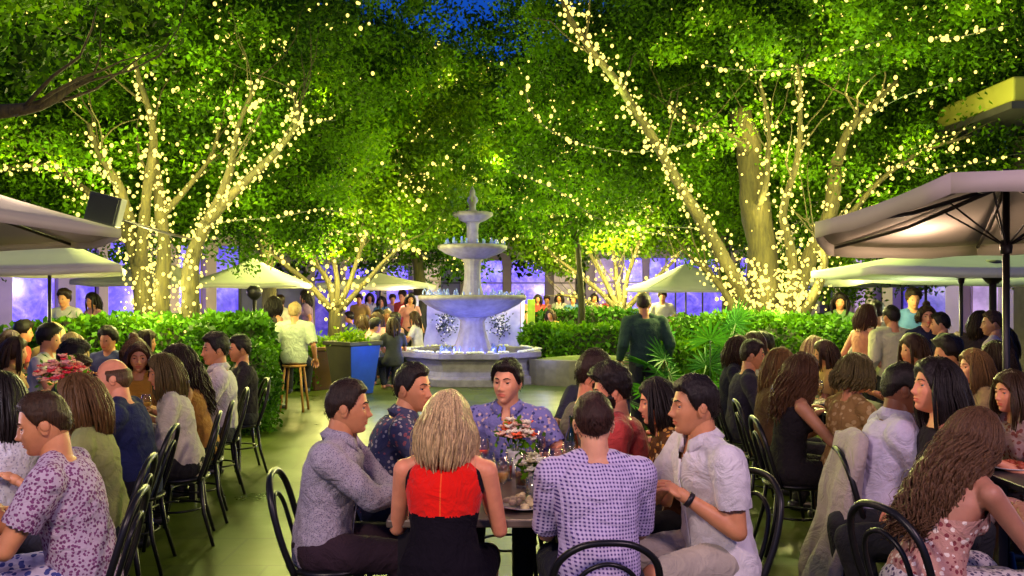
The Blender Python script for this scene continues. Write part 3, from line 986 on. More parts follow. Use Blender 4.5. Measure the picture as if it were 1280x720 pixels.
# tree at the left of the court
tree('broad tree with several fairy-lit stems rising behind the left hedge',
     [(V(12.9, (180, 512), (181, 400), (173, 330), (158, 275)), .21, .10), (V(12.6, (200, 512), (200, 420), (204, 340), (200, 270), (192, 200)), .15, .07),
      (V(12.4, (238, 512), (238, 400), (241, 330), (256, 278)), .15, .09)],
     [(V(12.6, (158, 275), (148, 235, -.2), (128, 195, -.4), (112, 155, -.6)), .10, .03), (V(12.8, (173, 330), (180, 260, -.3), (190, 190, -.6), (184, 130, -.9), (170, 75, -1.2)), .10, .03),
      (V(12.8, (160, 280), (110, 240, .2), (60, 208, .3), (0, 210, .4)), .07, .025), (V(12.4, (256, 278), (285, 225, -.3), (300, 160, -.6), (325, 95, -.9)), .08, .02),
      (V(12.4, (256, 278), (300, 235, -.4), (345, 190, -.8), (372, 148, -1.0), (365, 110, -1.1)), .08, .02), (V(12.6, (200, 270), (230, 240), (262, 200), (275, 150, -.3)), .06, .02)],
     [(-9.6, 14.4, 4.4, 3.0, 2.4, 2.6), (-6.4, 13.6, 5.4, 2.8, 2.2, 2.7), (-4.0, 13.8, 5.2, 2.2, 2.2, 2.6), (-7.4, 14.8, 3.4, 2.6, 1.6, 1.3), (-4.4, 14.8, 3.3, 1.7, 1.5, 1.1)],
     [.013, .014, .014, .02, .022, .03, .021, .021, .045], blabel='warm fairy lights wound round the stems and limbs of the broad left tree', scat=560, brad=.0235,
     swags=[(V(11.6, (250, 285), (290, 276), (345, 272), (400, 262), (436, 268)), .10), (V(11.2, (355, 150), (385, 152), (420, 150)), .12), (V(11.8, (0, 215), (60, 208), (120, 215), (150, 235)), .12)])
# tree at the right of the court
tree('tall tree with a pale thick trunk glowing with lights behind the right hedge',
     [(V(13.6, (955, 512), (955, 400), (953, 330), (945, 260), (936, 190), (925, 135)), .30, .17), (V(13.4, (985, 512), (988, 400), (1010, 330), (1035, 270), (1046, 205)), .16, .10)],
     [(V(13.4, (945, 420), (925, 360, -.1), (903, 320, -.3), (872, 268, -.6), (838, 210, -1.0), (800, 150, -1.4), (760, 88, -1.8), (715, 28, -2.2), (700, -15, -2.4)), .13, .03),
      (V(13.3, (985, 400), (988, 320, -.1), (980, 260, -.3), (996, 195, -.5), (1004, 130, -.8), (998, 80, -1)), .10, .02),
      (V(13.2, (1046, 205), (1062, 165, -.2), (1088, 135, -.4), (1120, 100, -.6)), .09, .03), (V(13.4, (1020, 310), (1060, 270), (1100, 225, -.2), (1150, 190, -.4), (1215, 170, -.6)), .07, .02),
      (V(13.4, (936, 190), (905, 165), (870, 160), (835, 130, -.3)), .08, .02), (V(13.3, (925, 420), (915, 380), (895, 350), (860, 320, .1)), .09, .03),
      (V(13.3, (950, 255), (958, 215, -.3), (962, 150, -.5), (950, 100, -.6)), .06, .02), (V(13.2, (1000, 400), (1020, 360, -.2), (1030, 320, -.3), (1015, 290, -.3)), .1, .03)],
     [(3.2, 14.6, 5.4, 2.5, 2.0, 2.8), (6.0, 14.4, 5.2, 2.7, 2.0, 3.0), (8.9, 15.0, 4.6, 2.6, 2.2, 2.8), (1.5, 15.4, 5.2, 1.8, 1.6, 1.9), (5.4, 15.4, 3.0, 3.0, 1.4, 1.4), (5.2, 11.8, 5.6, 2.6, 1.4, .9)],
     [.12, .025, .015, .021, .03, .028, .03, .021, .03, .015], blabel='dense warm fairy lights piled round the foot and limbs of the tall right tree', scat=600, brad=.0235,
     swags=[(V(11.5, (655, 108), (672, 150), (720, 178), (790, 190), (850, 182), (885, 172)), .13), (V(11, (880, 82), (940, 88), (1000, 84), (1055, 64), (1120, 45)), .14), (V(10.5, (1165, 48), (1200, 46), (1262, 30)), .11),
            (V(12, (640, 215), (700, 240), (745, 272), (800, 282), (870, 285)), .10), (V(12, (1120, 205), (1165, 212), (1215, 205), (1280, 190)), .12), (V(11, (1080, 150), (1130, 120), (1210, 98)), .16)])
# the extra heap of lights on the right trunk's foot
L_, rs_ = limb(V(13.4, (958, 415), (958, 370), (966, 335)), .52, .40)
hp_ = []
for k_ in range(8): hp_ += wrap(L_, [r * random.uniform(.5, 1) for r in rs_], .022, .03, .09, .9)
bulbs('thick knot of warm fairy lights heaped round the base of the tall right tree', hp_, .025, show=90)

# small vase-shaped tree behind the planters
tree('small vase-shaped tree with lit forked branches behind the planters',
     [(V(17.6, (418, 478), (418, 420), (417, 385)), .15, .12)],
     [(V(17.6, (417, 392), (385, 355, -.2), (345, 322, -.5), (325, 300, -.7)), .08, .03), (V(17.6, (417, 388), (408, 350), (385, 315), (375, 290)), .07, .03), (V(17.6, (418, 385), (420, 345), (415, 305), (410, 280)), .07, .03),
      (V(17.6, (419, 385), (438, 350), (452, 312), (460, 290)), .07, .03), (V(17.6, (420, 390), (455, 355), (482, 325, -.3), (510, 300, -.5)), .07, .03)],
     [(-4.3, 18.2, 3.7, 2.2, 1.8, 1.25), (-2.4, 18.6, 3.9, 2.0, 1.8, 1.4), (-3.3, 19.4, 5.6, 3.4, 2.0, 2.0)],
     [.10, .07, .07, .06, .07, .07], leaf='lime', blabel='small bright fairy lights along the forks of the vase-shaped tree', scat=520, brad=.032, lsize=.11,
     swags=[(V(16.5, (335, 322), (380, 300), (430, 292), (490, 300), (540, 322)), .12)])
# tree right of the fountain
tree('low spreading tree with white lit branches at the right of the fountain',
     [(V(24, (775, 462), (775, 420), (776, 388)), .20, .16)],
     [(V(24, (775, 392), (745, 360), (712, 335), (690, 318)), .09, .03), (V(24, (775, 390), (755, 350), (738, 318), (725, 295)), .09, .03), (V(24, (776, 388), (770, 345), (765, 305)), .09, .03),
      (V(24, (777, 388), (785, 345), (795, 312), (805, 290)), .09, .03), (V(24, (778, 392), (805, 362), (830, 338), (850, 318)), .09, .03), (V(24, (775, 400), (730, 375), (700, 368)), .07, .03)],
     [(1.9, 25, 4.1, 2.6, 2.0, 1.7), (4.6, 25.4, 4.3, 2.6, 2, 1.6), (3.2, 26, 6.8, 4.2, 2.4, 2.6)],
     [.10, .06, .06, .06, .06, .06, .06], leaf='lime', blabel='small white-gold fairy lights covering the low spreading tree right of the fountain', scat=750, brad=.034, lsize=.14, clump=.45,
     swags=[(V(22, (615, 300), (660, 296), (720, 292), (800, 290), (850, 296)), .13), (V(22, (640, 260), (690, 270), (740, 262), (800, 270)), .16)])
# trees behind
def plain_tree(label, px, d, ells, leaf='tree', lsize=.16, per=200, clump=.52, bl=None, scat=0, brad=.05, dens=1.0, r=.22, group='dark trees further back'):
    x = (px - 640) / F * d
    return tree(label, [([Vector((x, d, 0)), Vector((x + .1, d, 1.6)), Vector((x - .1, d + .1, 3.6))], r, r * .6)], [], ells, [0], leaf, dens, lsize, clump, per, bl, brad, scat, group=group)
plain_tree('dark leafy tree directly behind the fountain top', 520, 23, [(-2.4, 23.4, 5.0, 3.0, 2.2, 3.2), (-.2, 24, 6.0, 2.8, 2, 2.5)], bl='sparse fairy lights scattered in the tree behind the fountain', scat=520, brad=.0235, lsize=.13)
plain_tree('tree filling the gap between the fountain and the right tree', 722, 20.6, [(1.2, 20.5, 5.0, 2.4, 1.9, 2.2), (3.0, 20, 6.4, 2.2, 1.8, 2.2)], bl='sparse fairy lights scattered in the crown above the spreading tree', scat=560, brad=.0235, lsize=.12, r=.10)
plain_tree('far tree at the left with a high crown', 120, 26, [(-13, 26, 6, 5, 2.4, 5), (-7.5, 27, 6.5, 4, 2.4, 5)], lsize=.22, clump=.7)
plain_tree('far tree at the right with a high crown', 1120, 27, [(12.5, 27, 6.5, 4.6, 2.4, 5.5), (7.5, 28, 8, 3.6, 2.4, 4)], lsize=.22, clump=.7)
plain_tree('far dark tree at the middle of the back row', 640, 34, [(-4, 34, 6, 5, 2.5, 4.0), (3.5, 34, 6, 5, 2.5, 4.2)], lsize=.3, clump=.8)
plain_tree('tall tree whose high crown darkens the view above the right trunk', 905, 17, [(5.2, 17.5, 7.0, 3.0, 2.0, 1.8), (3.3, 17, 6.9, 1.5, 1.6, 1.2)], lsize=.11, r=.18)
plain_tree('tall tree whose high crown hangs left of the sky gap', 330, 17, [(-4.6, 17.5, 6.6, 2.6, 2.0, 1.8), (-3.0, 17, 5.8, 1.5, 1.4, 1.6)], lsize=.11, r=.18)
plain_tree('thin high crown of sparse leaves across the blue sky gap', 590, 18.5, [(-1.7, 18.5, 7.4, 2.0, 1.3, .9), (.9, 18.8, 7.5, 2.2, 1.3, 1.0), (-.3, 19.5, 6.9, 1.8, 1.2, .8)], lsize=.12, dens=.40, r=.05, clump=.42, per=150)
# near overhanging bough at the upper left, from a tree outside the picture
def bough_tree(label, base, lb, ells):
    return tree(label, [([Vector(base), Vector(base) + Vector((.1, 0, 2)), lb[0]], .25, .12)], [(lb, .085, .02)], ells, [0, 0], 'tree', 1.0, .085, .26, 130, group='near overhanging trees')
bough_tree('near dark tree reaching one bare bough in from the upper left', (-6.2, 7.2, 0), [P(-160, 150, 7.2), P(-20, 142, 7.2), P(50, 132, 7.2), P(95, 108, 7.3), P(120, 98, 7.4)],
           [(-4.3, 7.4, 3.75, .75, .5, .3), (-3.5, 7.8, 4.1, .6, .5, .28), (-4.0, 8.2, 4.55, 1.2, .6, .3)])
# ------------------------------------------------------------------ hedges and plants
def hedge(label, boxes, n_per, lsize=.085, name='hedge', tone0=0.0):
    "boxes: (cx,cy,w,d,h,rot)"
    cx0, cy0 = boxes[0][0], boxes[0][1]
    root = thing(name, label, 'hedge', (cx0, cy0, 0))
    P_ = []; core = MB()
    for cx, cy, wd, dp, h, rot in boxes:
        n = int(n_per * (wd * h * 2 + wd * dp + dp * h * 2))
        # superellipsoid shell, lumpy
        v = rng.normal(size=(n, 3)); v /= np.abs(v).max(1, keepdims=True) ** .78 * np.linalg.norm(v, axis=1, keepdims=True) ** .22
        r = 1 - np.abs(rng.normal(size=n)) * .13
        lump = 1 + .07 * npnoise(v * np.array([wd, dp, h]), 2.6, cx) + .05 * npnoise(v * np.array([wd, dp, h]), 6, cy)
        p = v * (r * lump)[:, None] * np.array([wd / 2, dp / 2, h / 2]) + np.array([0, 0, h / 2])
        c, s = math.cos(rot), math.sin(rot)
        q = np.stack([p[:, 0] * c - p[:, 1] * s + cx - cx0, p[:, 0] * s + p[:, 1] * c + cy - cy0, p[:, 2]], 1)
        P_.append(q[q[:, 2] > .03])
        core.ell((cx - cx0, cy - cy0, h * .47), (wd * .42, dp * .42, h * .46), Matrix.Rotation(rot, 3, 'Z'), 18, 12)
    p = np.concatenate(P_)
    tn = .4 + .35 * npnoise(p, 3.2) + rng.normal(size=len(p)) * .22
    link('foliage', leaf_mesh(p, lsize, tn + tone0, 'foliage', aspect=.62), LEAF['hedge'], root)
    core.build('branches', m_plain((.025, .03, .012), .9), root)
    return root

hedge('long clipped hedge of big bright leaves at the left of the court', [(-5.2, 12.4, 2.6, 1.5, 1.42, 0), (-3.75, 11.9, 1.05, 1.6, 1.45, .2), (-6.6, 12.8, 1.5, 1.2, 1.3, 0)], 900, .10, tone0=.1)
hedge('dense dark green hedge at the right in front of the lit trunk', [(3.3, 11.9, 2.3, 1.5, 1.45, 0), (2.0, 11.0, .7, .8, .8, 0), (4.3, 12.2, 1.2, 1.2, 1.35, 0), (2.15, 11.5, .9, 1.1, 1.15, 0)], 1100, .085)
hedge('low hedge of pale leaves between the fountain and the standing man', [(2.0, 19.2, 2.4, .9, 1.05, 0), (.9, 20.2, 1.4, .8, 1.05, .3), (2.9, 18.6, 1.0, .9, 1.1, 0)], 500, .12, tone0=.25)
hedge('small dark hedge behind the low hedge by the fountain', [(2.0, 22.5, 3.2, .8, 1.35, 0)], 350, .14, tone0=-.2)
hedge('bushy green plant growing between the planters and the left hedge', [(-3.85, 15.9, .8, .5, .9, 0)], 900, .09, 'bush', .25)
hedge('round clipped bush at the end of the left hedge', [(-3.35, 11.1, .75, .9, 1.1, 0)], 1100, .07, 'bush', -.1)

def fan_palm(label, c, n=9, size=.55, h=.7):
    root = thing('palm_plant', label, 'plant', (c[0], c[1], 0))
    st = MB()
    for i in range(n):
        a = 2 * PI * i / n + random.uniform(-.3, .3); tilt = random.uniform(.2, 1.1)
        d = Vector((math.cos(a) * math.sin(tilt), math.sin(a) * math.sin(tilt), math.cos(tilt)))
        q = Vector((0, 0, .1)) + d * h * random.uniform(.8, 1.15)
        st.tube([(0, 0, .05), Vector((0, 0, .1)) + d * h * .5 + Vector((0, 0, .05)), q], .009, 5)
        f = MB(); sd = d.cross(Vector((0, 0, 1))).normalized(); up = sd.cross(d)
        k = 15
        for j in range(k):
            b = R(-105 + 210 * j / (k - 1))
            dd = (d * math.cos(b) + sd * math.sin(b) - up * .15 * 0 + Vector((0, 0, -.15))).normalized()
            L = size * (1 - .25 * abs(b) / 2) * random.uniform(.9, 1.08); w_ = dd.cross(up).normalized() * .02
            m_ = q + dd * L * .5; e = q + dd * L + Vector((0, 0, -.12 * L))
            f.add([q, m_ + w_, e, m_ - w_, m_ - up * .012], [(0, 1, 4), (1, 2, 4), (2, 3, 4), (3, 0, 4)])
        me = f.mesh('frond', False)
        at = me.attributes.new('tone', 'FLOAT', 'FACE'); at.data.foreach_set('value', np.clip(rng.normal(.6, .2, len(me.polygons)), 0, 1).astype(np.float32))
        link('frond', me, LEAF['palm'], root)
    st.build('stem', m_plain((.06, .12, .03), .6), root)
    return root
fan_palm('fan palm with spiky bright fronds in front of the right hedge', (2.05, 10.2), 12, .42, .85)
fan_palm('smaller fan palm half hidden beside the right hedge', (2.6, 10.5), 9, .36, .65)

# ------------------------------------------------------------------ fountain
STONE = NT('carved_stone'); v_ = STONE.obj(); n_ = STONE.noise(5, 6, v_, .65)
STONE.col(STONE.ramp(n_, [(.3, (.10, .085, .12)), (.7, (.21, .18, .24))])); STONE.set(Roughness=.7); STONE.bump(STONE.noise(30, 5, v_), .4, .01); STONE = STONE.m
FX, FY = -.79, 17.6
fo = thing('fountain', 'tall three-tiered stone fountain lit blue at the centre of the court', 'fountain', (FX, FY, 0))
def pz(py, d=FY): return CH - (py - HY) / F * d
def pr(px): return px / F * FY
def fl(name, prof, n=32, parent=fo, mat=STONE, flute=0):
    b = MB()
    if flute:
        rings = []
        for r, z in prof:
            rings.append([Vector(((r * (1 + flute * abs(math.sin(j * PI / 4))) * math.cos(2 * PI * j / 64)), (r * (1 + flute * abs(math.sin(j * PI / 4))) * math.sin(2 * PI * j / 64)), z)) for j in range(64)])
        b.rings(rings)
    else: b.lathe(prof, n)
    return b.build(name, mat, parent)
# pool: octagonal moulded wall
def octa(prof, name, rot=PI / 8):
    b = MB(); rings = []
    for r, z in prof: r *= .92; rings.append([Vector((r * math.cos(rot + 2 * PI * j / 8), r * math.sin(rot + 2 * PI * j / 8), z)) for j in range(8)])
    b.rings(rings, closed=True)
    o = b.build(name, STONE, fo, smooth=False, bevel=.012); return o
octa([(1.62, 0), (1.62, .14), (1.50, .18), (1.44, .26), (1.44, .40), (1.50, .46), (1.60, .50), (1.60, .60), (1.36, .60), (1.34, .56), (1.30, .1), (1.30, .0)], 'pool_wall')
wt = NT('rippling_water'); wt.col((.25, .32, .55)); wt.set(Roughness=.08); wt.bump(wt.noise(14, 4, wt.obj(), .6, 1), .8, .04)
b = MB(); b.lathe([(1.24, .50), (.2, .505), (.01, .505)], 32, cap=False); b.build('water', wt.m, fo)
fl('pedestal', [(.46, .2), (.46, .52), (.40, .58), (.36, .66), (.30, .80), (.25, 1.0), (.235, 1.15), (.27, 1.20), (.30, 1.23)], flute=.05)
fl('bowl', [(.28, 1.22), (.42, 1.26), (.70, 1.36), (.92, 1.48), (1.0, 1.55), (1.06, 1.57), (1.07, 1.63), (1.02, 1.66), (.97, 1.63), (.5, 1.56), (.1, 1.53)], 40, flute=.02)
fl('stem', [(.20, 1.54), (.24, 1.60), (.21, 1.68), (.17, 1.85), (.155, 2.10), (.17, 2.30), (.21, 2.36)], flute=.05)
fl('bowl', [(.2, 2.35), (.34, 2.39), (.55, 2.47), (.64, 2.53), (.68, 2.55), (.68, 2.61), (.64, 2.63), (.60, 2.60), (.08, 2.54)], 40, flute=.03)
fl('stem', [(.14, 2.55), (.16, 2.62), (.12, 2.70), (.11, 2.9), (.125, 3.04), (.15, 3.07)], flute=.05)
fl('bowl', [(.14, 3.06), (.24, 3.10), (.35, 3.17), (.40, 3.20), (.40, 3.25), (.37, 3.26), (.05, 3.22)], 32, flute=.03)
fo.scale.z = 1.03
fl('finial', [(.09, 3.22), (.10, 3.28), (.06, 3.34), (.07, 3.42), (.11, 3.48), (.10, 3.54), (.05, 3.60), (.06, 3.66), (.02, 3.74), (.002, 3.78)], 20)
jet = m_emit((.5, .62, 1.0), .9)
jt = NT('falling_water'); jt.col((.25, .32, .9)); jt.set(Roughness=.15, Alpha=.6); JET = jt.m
for zr, rr, dz, nn in ((1.64, 1.05, .0, 36), (2.62, .66, 0, 22), (.56, .7, 0, 26)):
    b = MB()
    for i in range(nn):
        a = 2 * PI * i / nn + random.uniform(-.06, .06); r0 = rr * random.uniform(.72, .98); hh = random.uniform(.06, .14)
        c, s = math.cos(a), math.sin(a)
        b.tube([(r0 * c, r0 * s, zr - .03), (r0 * 1.0 * c, r0 * 1.0 * s, zr + hh * .7), (r0 * .97 * c, r0 * .97 * s, zr + hh), (r0 * .93 * c, r0 * .93 * s, zr + hh * .5), (r0 * .91 * c, r0 * .91 * s, zr - .04)],
               [.018, .014, .02, .014, .022], 5, wob=.4)
    o = b.build('water_jets', JET, fo); o['kind'] = 'stuff'
# little pale lights / stones along the pool's rim
b = MB()
for i in range(90):
    a = random.uniform(0, 2 * PI); k8 = PI / 8; am = ((a + 0) % (PI / 4)) - PI / 8
    r = 1.35 * math.cos(PI / 8) / math.cos(am)
    b.ell((r * math.cos(a), r * math.sin(a), .62), (random.uniform(.03, .06),) * 2 + (.025,), None, 6, 4)
o = b.build('pebbles', m_plain((.6, .58, .5), .5), fo); o['kind'] = 'stuff'

# ------------------------------------------------------------------ buildings behind
CREAM = m_plain((.40, .33, .26), .7, 0, .08, 3.); GREYW = m_plain((.11, .09, .17), .7, 0, .1, 2.); DARK = m_plain((.03, .028, .03), .5)
def violet_glow(s, seed, deep=.5):
    t = NT('violet_uplight_glow'); v = t.obj()
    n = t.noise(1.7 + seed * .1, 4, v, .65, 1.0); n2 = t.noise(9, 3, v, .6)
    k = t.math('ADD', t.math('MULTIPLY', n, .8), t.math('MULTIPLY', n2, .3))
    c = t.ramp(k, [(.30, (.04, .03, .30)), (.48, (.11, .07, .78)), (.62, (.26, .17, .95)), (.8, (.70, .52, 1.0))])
    t.lk(c, t.b.inputs['Emission Color']); t.b.inputs['Emission Strength'].default_value = s  # emission stands in for violet uplight on the wall panels
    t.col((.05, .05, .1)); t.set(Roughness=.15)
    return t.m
UPLIGHT = [violet_glow(1.1, 1), violet_glow(1.6, 4), violet_glow(.6, 7)]
def lit_pane(c, s):
    t = NT('lit_glass'); v = t.obj(); n = t.noise(2.2, 4, v, .6)
    t.lk(t.ramp(n, [(.3, sc3(c, .35)), (.7, c)]), t.b.inputs['Emission Color']); t.b.inputs['Emission Strength'].default_value = s
    t.col((.1, .1, .1)); return t.m
WARMP = lit_pane((1, .72, .5), .8); PINKP = lit_pane((.85, .55, 1.0), .8); DIMP = lit_pane((.2, .16, .3), .3)

def facade(label, x0, y0, x1, y1, h, bays, name='building', roofh=None, wallc=None):
    "a glazed front between two ground points; bays: list of (width share, kind, column width)"
    a = Vector((x0, y0, 0)); b_ = Vector((x1, y1, 0)); L = (b_ - a).length; ang = math.atan2(y1 - y0, x1 - x0)
    root = thing(name, label, 'building', a, ang)
    w = MB(); w.box((L / 2, 1.6, (h + .9) / 2), (L, 2.6, h + .9)); w.build('wall', wallc or GREYW, root, smooth=False)
    f = MB(); f.box((L / 2, .12, h + .45), (L + .2, .5, .9)); f.build('fascia', CREAM if wallc is None else wallc, root, smooth=False, bevel=.02)
    tot = sum(q[0] for q in bays); u = 0
    for sh, kind, cw in bays:
        wdt = L * sh / tot
        cm = MB(); cm.box((u + cw / 2, -.02, h / 2), (cw, .34, h)); cm.box((u + cw / 2, -.02, .12), (cw + .08, .42, .24)); cm.box((u + cw / 2, -.02, h - .1), (cw + .08, .42, .18))
        cm.build('column', CREAM if kind != 'd' else GREYW, root, smooth=False, bevel=.01)
        pw = wdt - cw
        if pw > .1:
            mat = {'v': UPLIGHT[0], 'V': UPLIGHT[1], 'u': UPLIGHT[2], 'w': WARMP, 'p': PINKP, 'd': DIMP}[kind]
            p = MB(); p.box((u + cw + pw / 2, .22, h / 2), (pw, .05, h - .02)); po = p.build('glow_pane', mat, root, smooth=False)
            fr = MB(); k = max(1, round(pw / 1.1))
            for i in range(k + 1): fr.box((u + cw + pw * i / k, .17, h / 2), (.05, .06, h - .04))
            fr.box((u + cw + pw / 2, .17, 2.15), (pw, .05, .05)); fr.box((u + cw + pw / 2, .17, .12), (pw, .06, .2))
            fr.build('frame', DARK if kind in 'vud' else CREAM, po, smooth=False)
        u += wdt
    return root
facade('long glazed left building with panels glowing with violet uplight between cream columns', -13.2, 17.0, -6.6, 21.5, 2.9,
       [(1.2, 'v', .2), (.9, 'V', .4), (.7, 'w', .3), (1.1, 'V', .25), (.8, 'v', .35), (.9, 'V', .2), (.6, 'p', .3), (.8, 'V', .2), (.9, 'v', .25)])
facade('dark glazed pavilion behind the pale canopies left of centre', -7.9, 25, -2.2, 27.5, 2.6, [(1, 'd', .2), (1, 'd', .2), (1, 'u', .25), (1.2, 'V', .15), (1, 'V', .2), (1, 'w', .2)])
facade('long glazed right building with violet-glowing and pink panes behind the standing guests', 6.6, 21.5, 12.6, 13.5, 3.0,
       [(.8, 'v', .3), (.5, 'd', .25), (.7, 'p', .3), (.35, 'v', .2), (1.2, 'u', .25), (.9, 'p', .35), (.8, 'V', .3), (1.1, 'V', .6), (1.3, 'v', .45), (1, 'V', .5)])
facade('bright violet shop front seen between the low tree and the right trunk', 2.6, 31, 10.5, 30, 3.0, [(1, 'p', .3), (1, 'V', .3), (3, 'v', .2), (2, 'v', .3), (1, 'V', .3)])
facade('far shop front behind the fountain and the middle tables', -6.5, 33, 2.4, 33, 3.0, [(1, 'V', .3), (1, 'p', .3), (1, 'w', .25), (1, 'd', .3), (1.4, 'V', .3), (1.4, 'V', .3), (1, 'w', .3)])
# yellow-lit upper wall at the upper right
yb = thing('building', 'yellow-lit upper storey showing through leaves at the upper right', 'building', (6.95, 12.9, 0))
b = MB(); b.box((3.2, .8, 2.14), (4, 1.2, 4.28)); b.build('wall', m_plain((.08, .07, .06), .8), yb, smooth=False)
b = MB(); b.box((2.5, .4, 4.57), (5.0, 2.2, .36)); b.build('parapet', m_plain((.26, .25, .04), .7, 0, .08, 2.), yb, smooth=False, bevel=.03)
b = MB(); b.box((2.5, .4, 4.34), (5.1, 2.3, .10)); b.build('eave', DARK, yb, smooth=False)

# pavilion frame behind the fountain
pv = thing('pavilion', 'pale square frame with violet light coloured into its back wall behind the fountain', 'pavilion', (P(587, 0, 22.5).x, 22.5, 0))
PALE = m_plain((.62, .58, .6), .5, 0, .05, 4.)
for s in (-1, 1):
    b = MB(); b.box((s * 1.36, 0, .80), (.1, .12, 1.60)); b.build('post', PALE, pv, smooth=False, bevel=.01)
b = MB(); b.box((0, 0, 1.63), (2.9, .14, .12)); b.build('beam', PALE, pv, smooth=False, bevel=.01)
bw = NT('violet_light_wall'); v_ = bw.obj(); bw.col(bw.ramp(bw.noise(2.5, 4, v_), [(.3, (.20, .18, .55)), (.7, (.55, .5, .9))])); bw.set(Roughness=.6)  # violet light on the back wall is put into its colour
b = MB(); b.box((0, .5, .78), (2.6, .05, 1.5)); b.build('back_wall', bw.m, pv, smooth=False)
for sx in (-.62, .78):
    wr = thing('wreath', 'dark round flower wreath on the violet wall ' + ('left' if sx < 0 else 'right') + ' of the fountain stem', 'wreath', (pv.location.x + sx, 22.78, .95), 0, 'wreaths on the violet wall')
    b = MB()
    for i in range(150):
        q = Vector((random.gauss(0, .14), 0, random.gauss(0, .2))); 
        d = Vector((random.gauss(0, 1), random.gauss(0, .6) - .6, random.gauss(0, 1))).normalized() * .07; s_ = d.cross(Vector((0, 1, 0.3))).normalized() * .02
        b.add([q, q + d * .5 + s_, q + d, q + d * .5 - s_], [(0, 1, 2, 3)])
    b.build('leaves', m_plain((.02, .03, .06), .7), wr)
    b = MB()
    for i in range(26): b.ell((random.gauss(0, .13), -.05 - random.random() * .05, random.gauss(0, .18)), (.022,) * 3, None, 6, 4)
    o = b.build('flowers', m_plain((.7, .65, .85), .6), wr); o['kind'] = 'stuff'

# dark lime-lit post by the fountain
gp = thing('post', 'narrow yellow-green lit post right of the fountain', 'post', (P(664, 0, 21.5).x, 21.5, 0))
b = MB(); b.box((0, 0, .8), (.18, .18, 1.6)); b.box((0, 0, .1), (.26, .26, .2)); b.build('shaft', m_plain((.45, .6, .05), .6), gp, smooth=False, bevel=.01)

# kerb wall behind guests at right of fountain
kw = thing('low_wall', 'low dark stone wall topped with yellow-green turf right of the fountain', 'wall', (1.6, 16.2, 0))
b = MB(); rings = []
for i in range(13):
    a = R(200 + 140 * i / 12); 
    r = 1.5
    c = Vector((math.cos(a) * r * .9, math.sin(a) * r * .5 + .9, 0))
    rings.append([c + Vector((0, 0, 0)), c + Vector((0, 0, .48)), c + Vector((-math.cos(a) * .3, -math.sin(a) * .3, .48)), c + Vector((-math.cos(a) * .3, -math.sin(a) * .3, 0))])
b.rings(rings); b.build('kerb', m_plain((.10, .085, .06), .8), kw, smooth=False)
b = MB(); b.lathe([(1.16, .4), (1.1, .47), (.6, .52), (.02, .53)], 28, c=(0, .9, 0)); o = b.build('turf', m_plain((.16, .2, .03), .9, 0, .3, 20.), kw)
for v_ in o.data.vertices: v_.co.y = .9 + (v_.co.y - .9) * .5

# ------------------------------------------------------------------ planters
def planter(label, x, y, w0, w1, h, mat, side=None):
    root = thing('planter', label, 'planter', (x, y, 0), R(-40), 'square tapered planters')
    b = MB(); q = lambda w_, z: [Vector((sx * w_ / 2, sy * w_ / 2, z)) for sx, sy in ((-1, -1), (1, -1), (1, 1), (-1, 1))]
    b.rings([q(w0, 0), q(w1, h - .07), q(w1 + .07, h - .07), q(w1 + .07, h), q(w1 - .03, h), q(w1 - .06, h - .12)], True)
    b.build('pot', mat, root, smooth=False, bevel=.012)
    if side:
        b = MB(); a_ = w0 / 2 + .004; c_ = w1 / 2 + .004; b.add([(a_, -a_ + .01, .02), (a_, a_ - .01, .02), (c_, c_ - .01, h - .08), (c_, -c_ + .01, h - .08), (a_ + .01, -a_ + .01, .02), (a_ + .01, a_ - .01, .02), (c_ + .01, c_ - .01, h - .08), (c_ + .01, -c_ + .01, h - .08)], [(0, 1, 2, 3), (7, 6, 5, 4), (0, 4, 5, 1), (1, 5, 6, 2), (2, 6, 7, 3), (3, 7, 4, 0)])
        b.build('blue_light_panel', side, root, smooth=False)  # blue light on this face is put into the panel's colour
    b = MB(); b.box((0, 0, h - .09), (w1 - .05, w1 - .05, .04)); b.build('soil', m_plain((.04, .03, .02), .95, 0, .3, 30.), root, smooth=False)
    pts = rng.normal(size=(420, 3)) * np.array([w1 * .22, w1 * .22, .07]) + np.array([0, 0, h + .03])
    link('foliage', leaf_mesh(pts, .09, rng.uniform(.3, 1, 420), 'foliage'), LEAF['lime'], root)
    return root
planter('tapered brown planter beside the left hedge', P(397, 0, 16).x, 16, .42, .52, .78, m_plain((.16, .075, .03), .6, 0, .15, 5.))
planter('larger olive planter with blue light painted on one face left of the fountain', P(441, 0, 15.2).x, 15.2, .48, .66, .92, m_plain((.06, .052, .018), .6, 0, .15, 5.), m_plain((.01, .06, .42), .5, 0, .15, 5.))

# ------------------------------------------------------------------ umbrellas
def canopy_mat(name, c, tr=.35):
    t = NT(name); v = t.obj(); n = t.noise(3, 4, v); col = t.ramp(n, [(.3, sc3(c, .92)), (.7, sc3(c, 1.05))])
    t.col(col); t.set(Roughness=.8); t.bump(t.noise(2.2, 2, v), .3, .05)
    tr_ = t.new('ShaderNodeBsdfTranslucent'); t.lk(col, tr_.inputs['Color'])
    mx = t.new('ShaderNodeMixShader'); mx.inputs[0].default_value = tr
    t.lk(t.b.outputs[0], mx.inputs[1]); t.lk(tr_.outputs[0], mx.inputs[2]); t.lk(mx.outputs[0], t.out.inputs['Surface'])
    return t.m
CANV = canopy_mat('taupe_canvas', (.50, .45, .42)); CANL = canopy_mat('cream_canvas', (.68, .68, .56)); CANG = canopy_mat('sage_canvas', (.55, .62, .50))
METAL = m_plain((.035, .03, .035), .4, .6, .1, 6., 0)
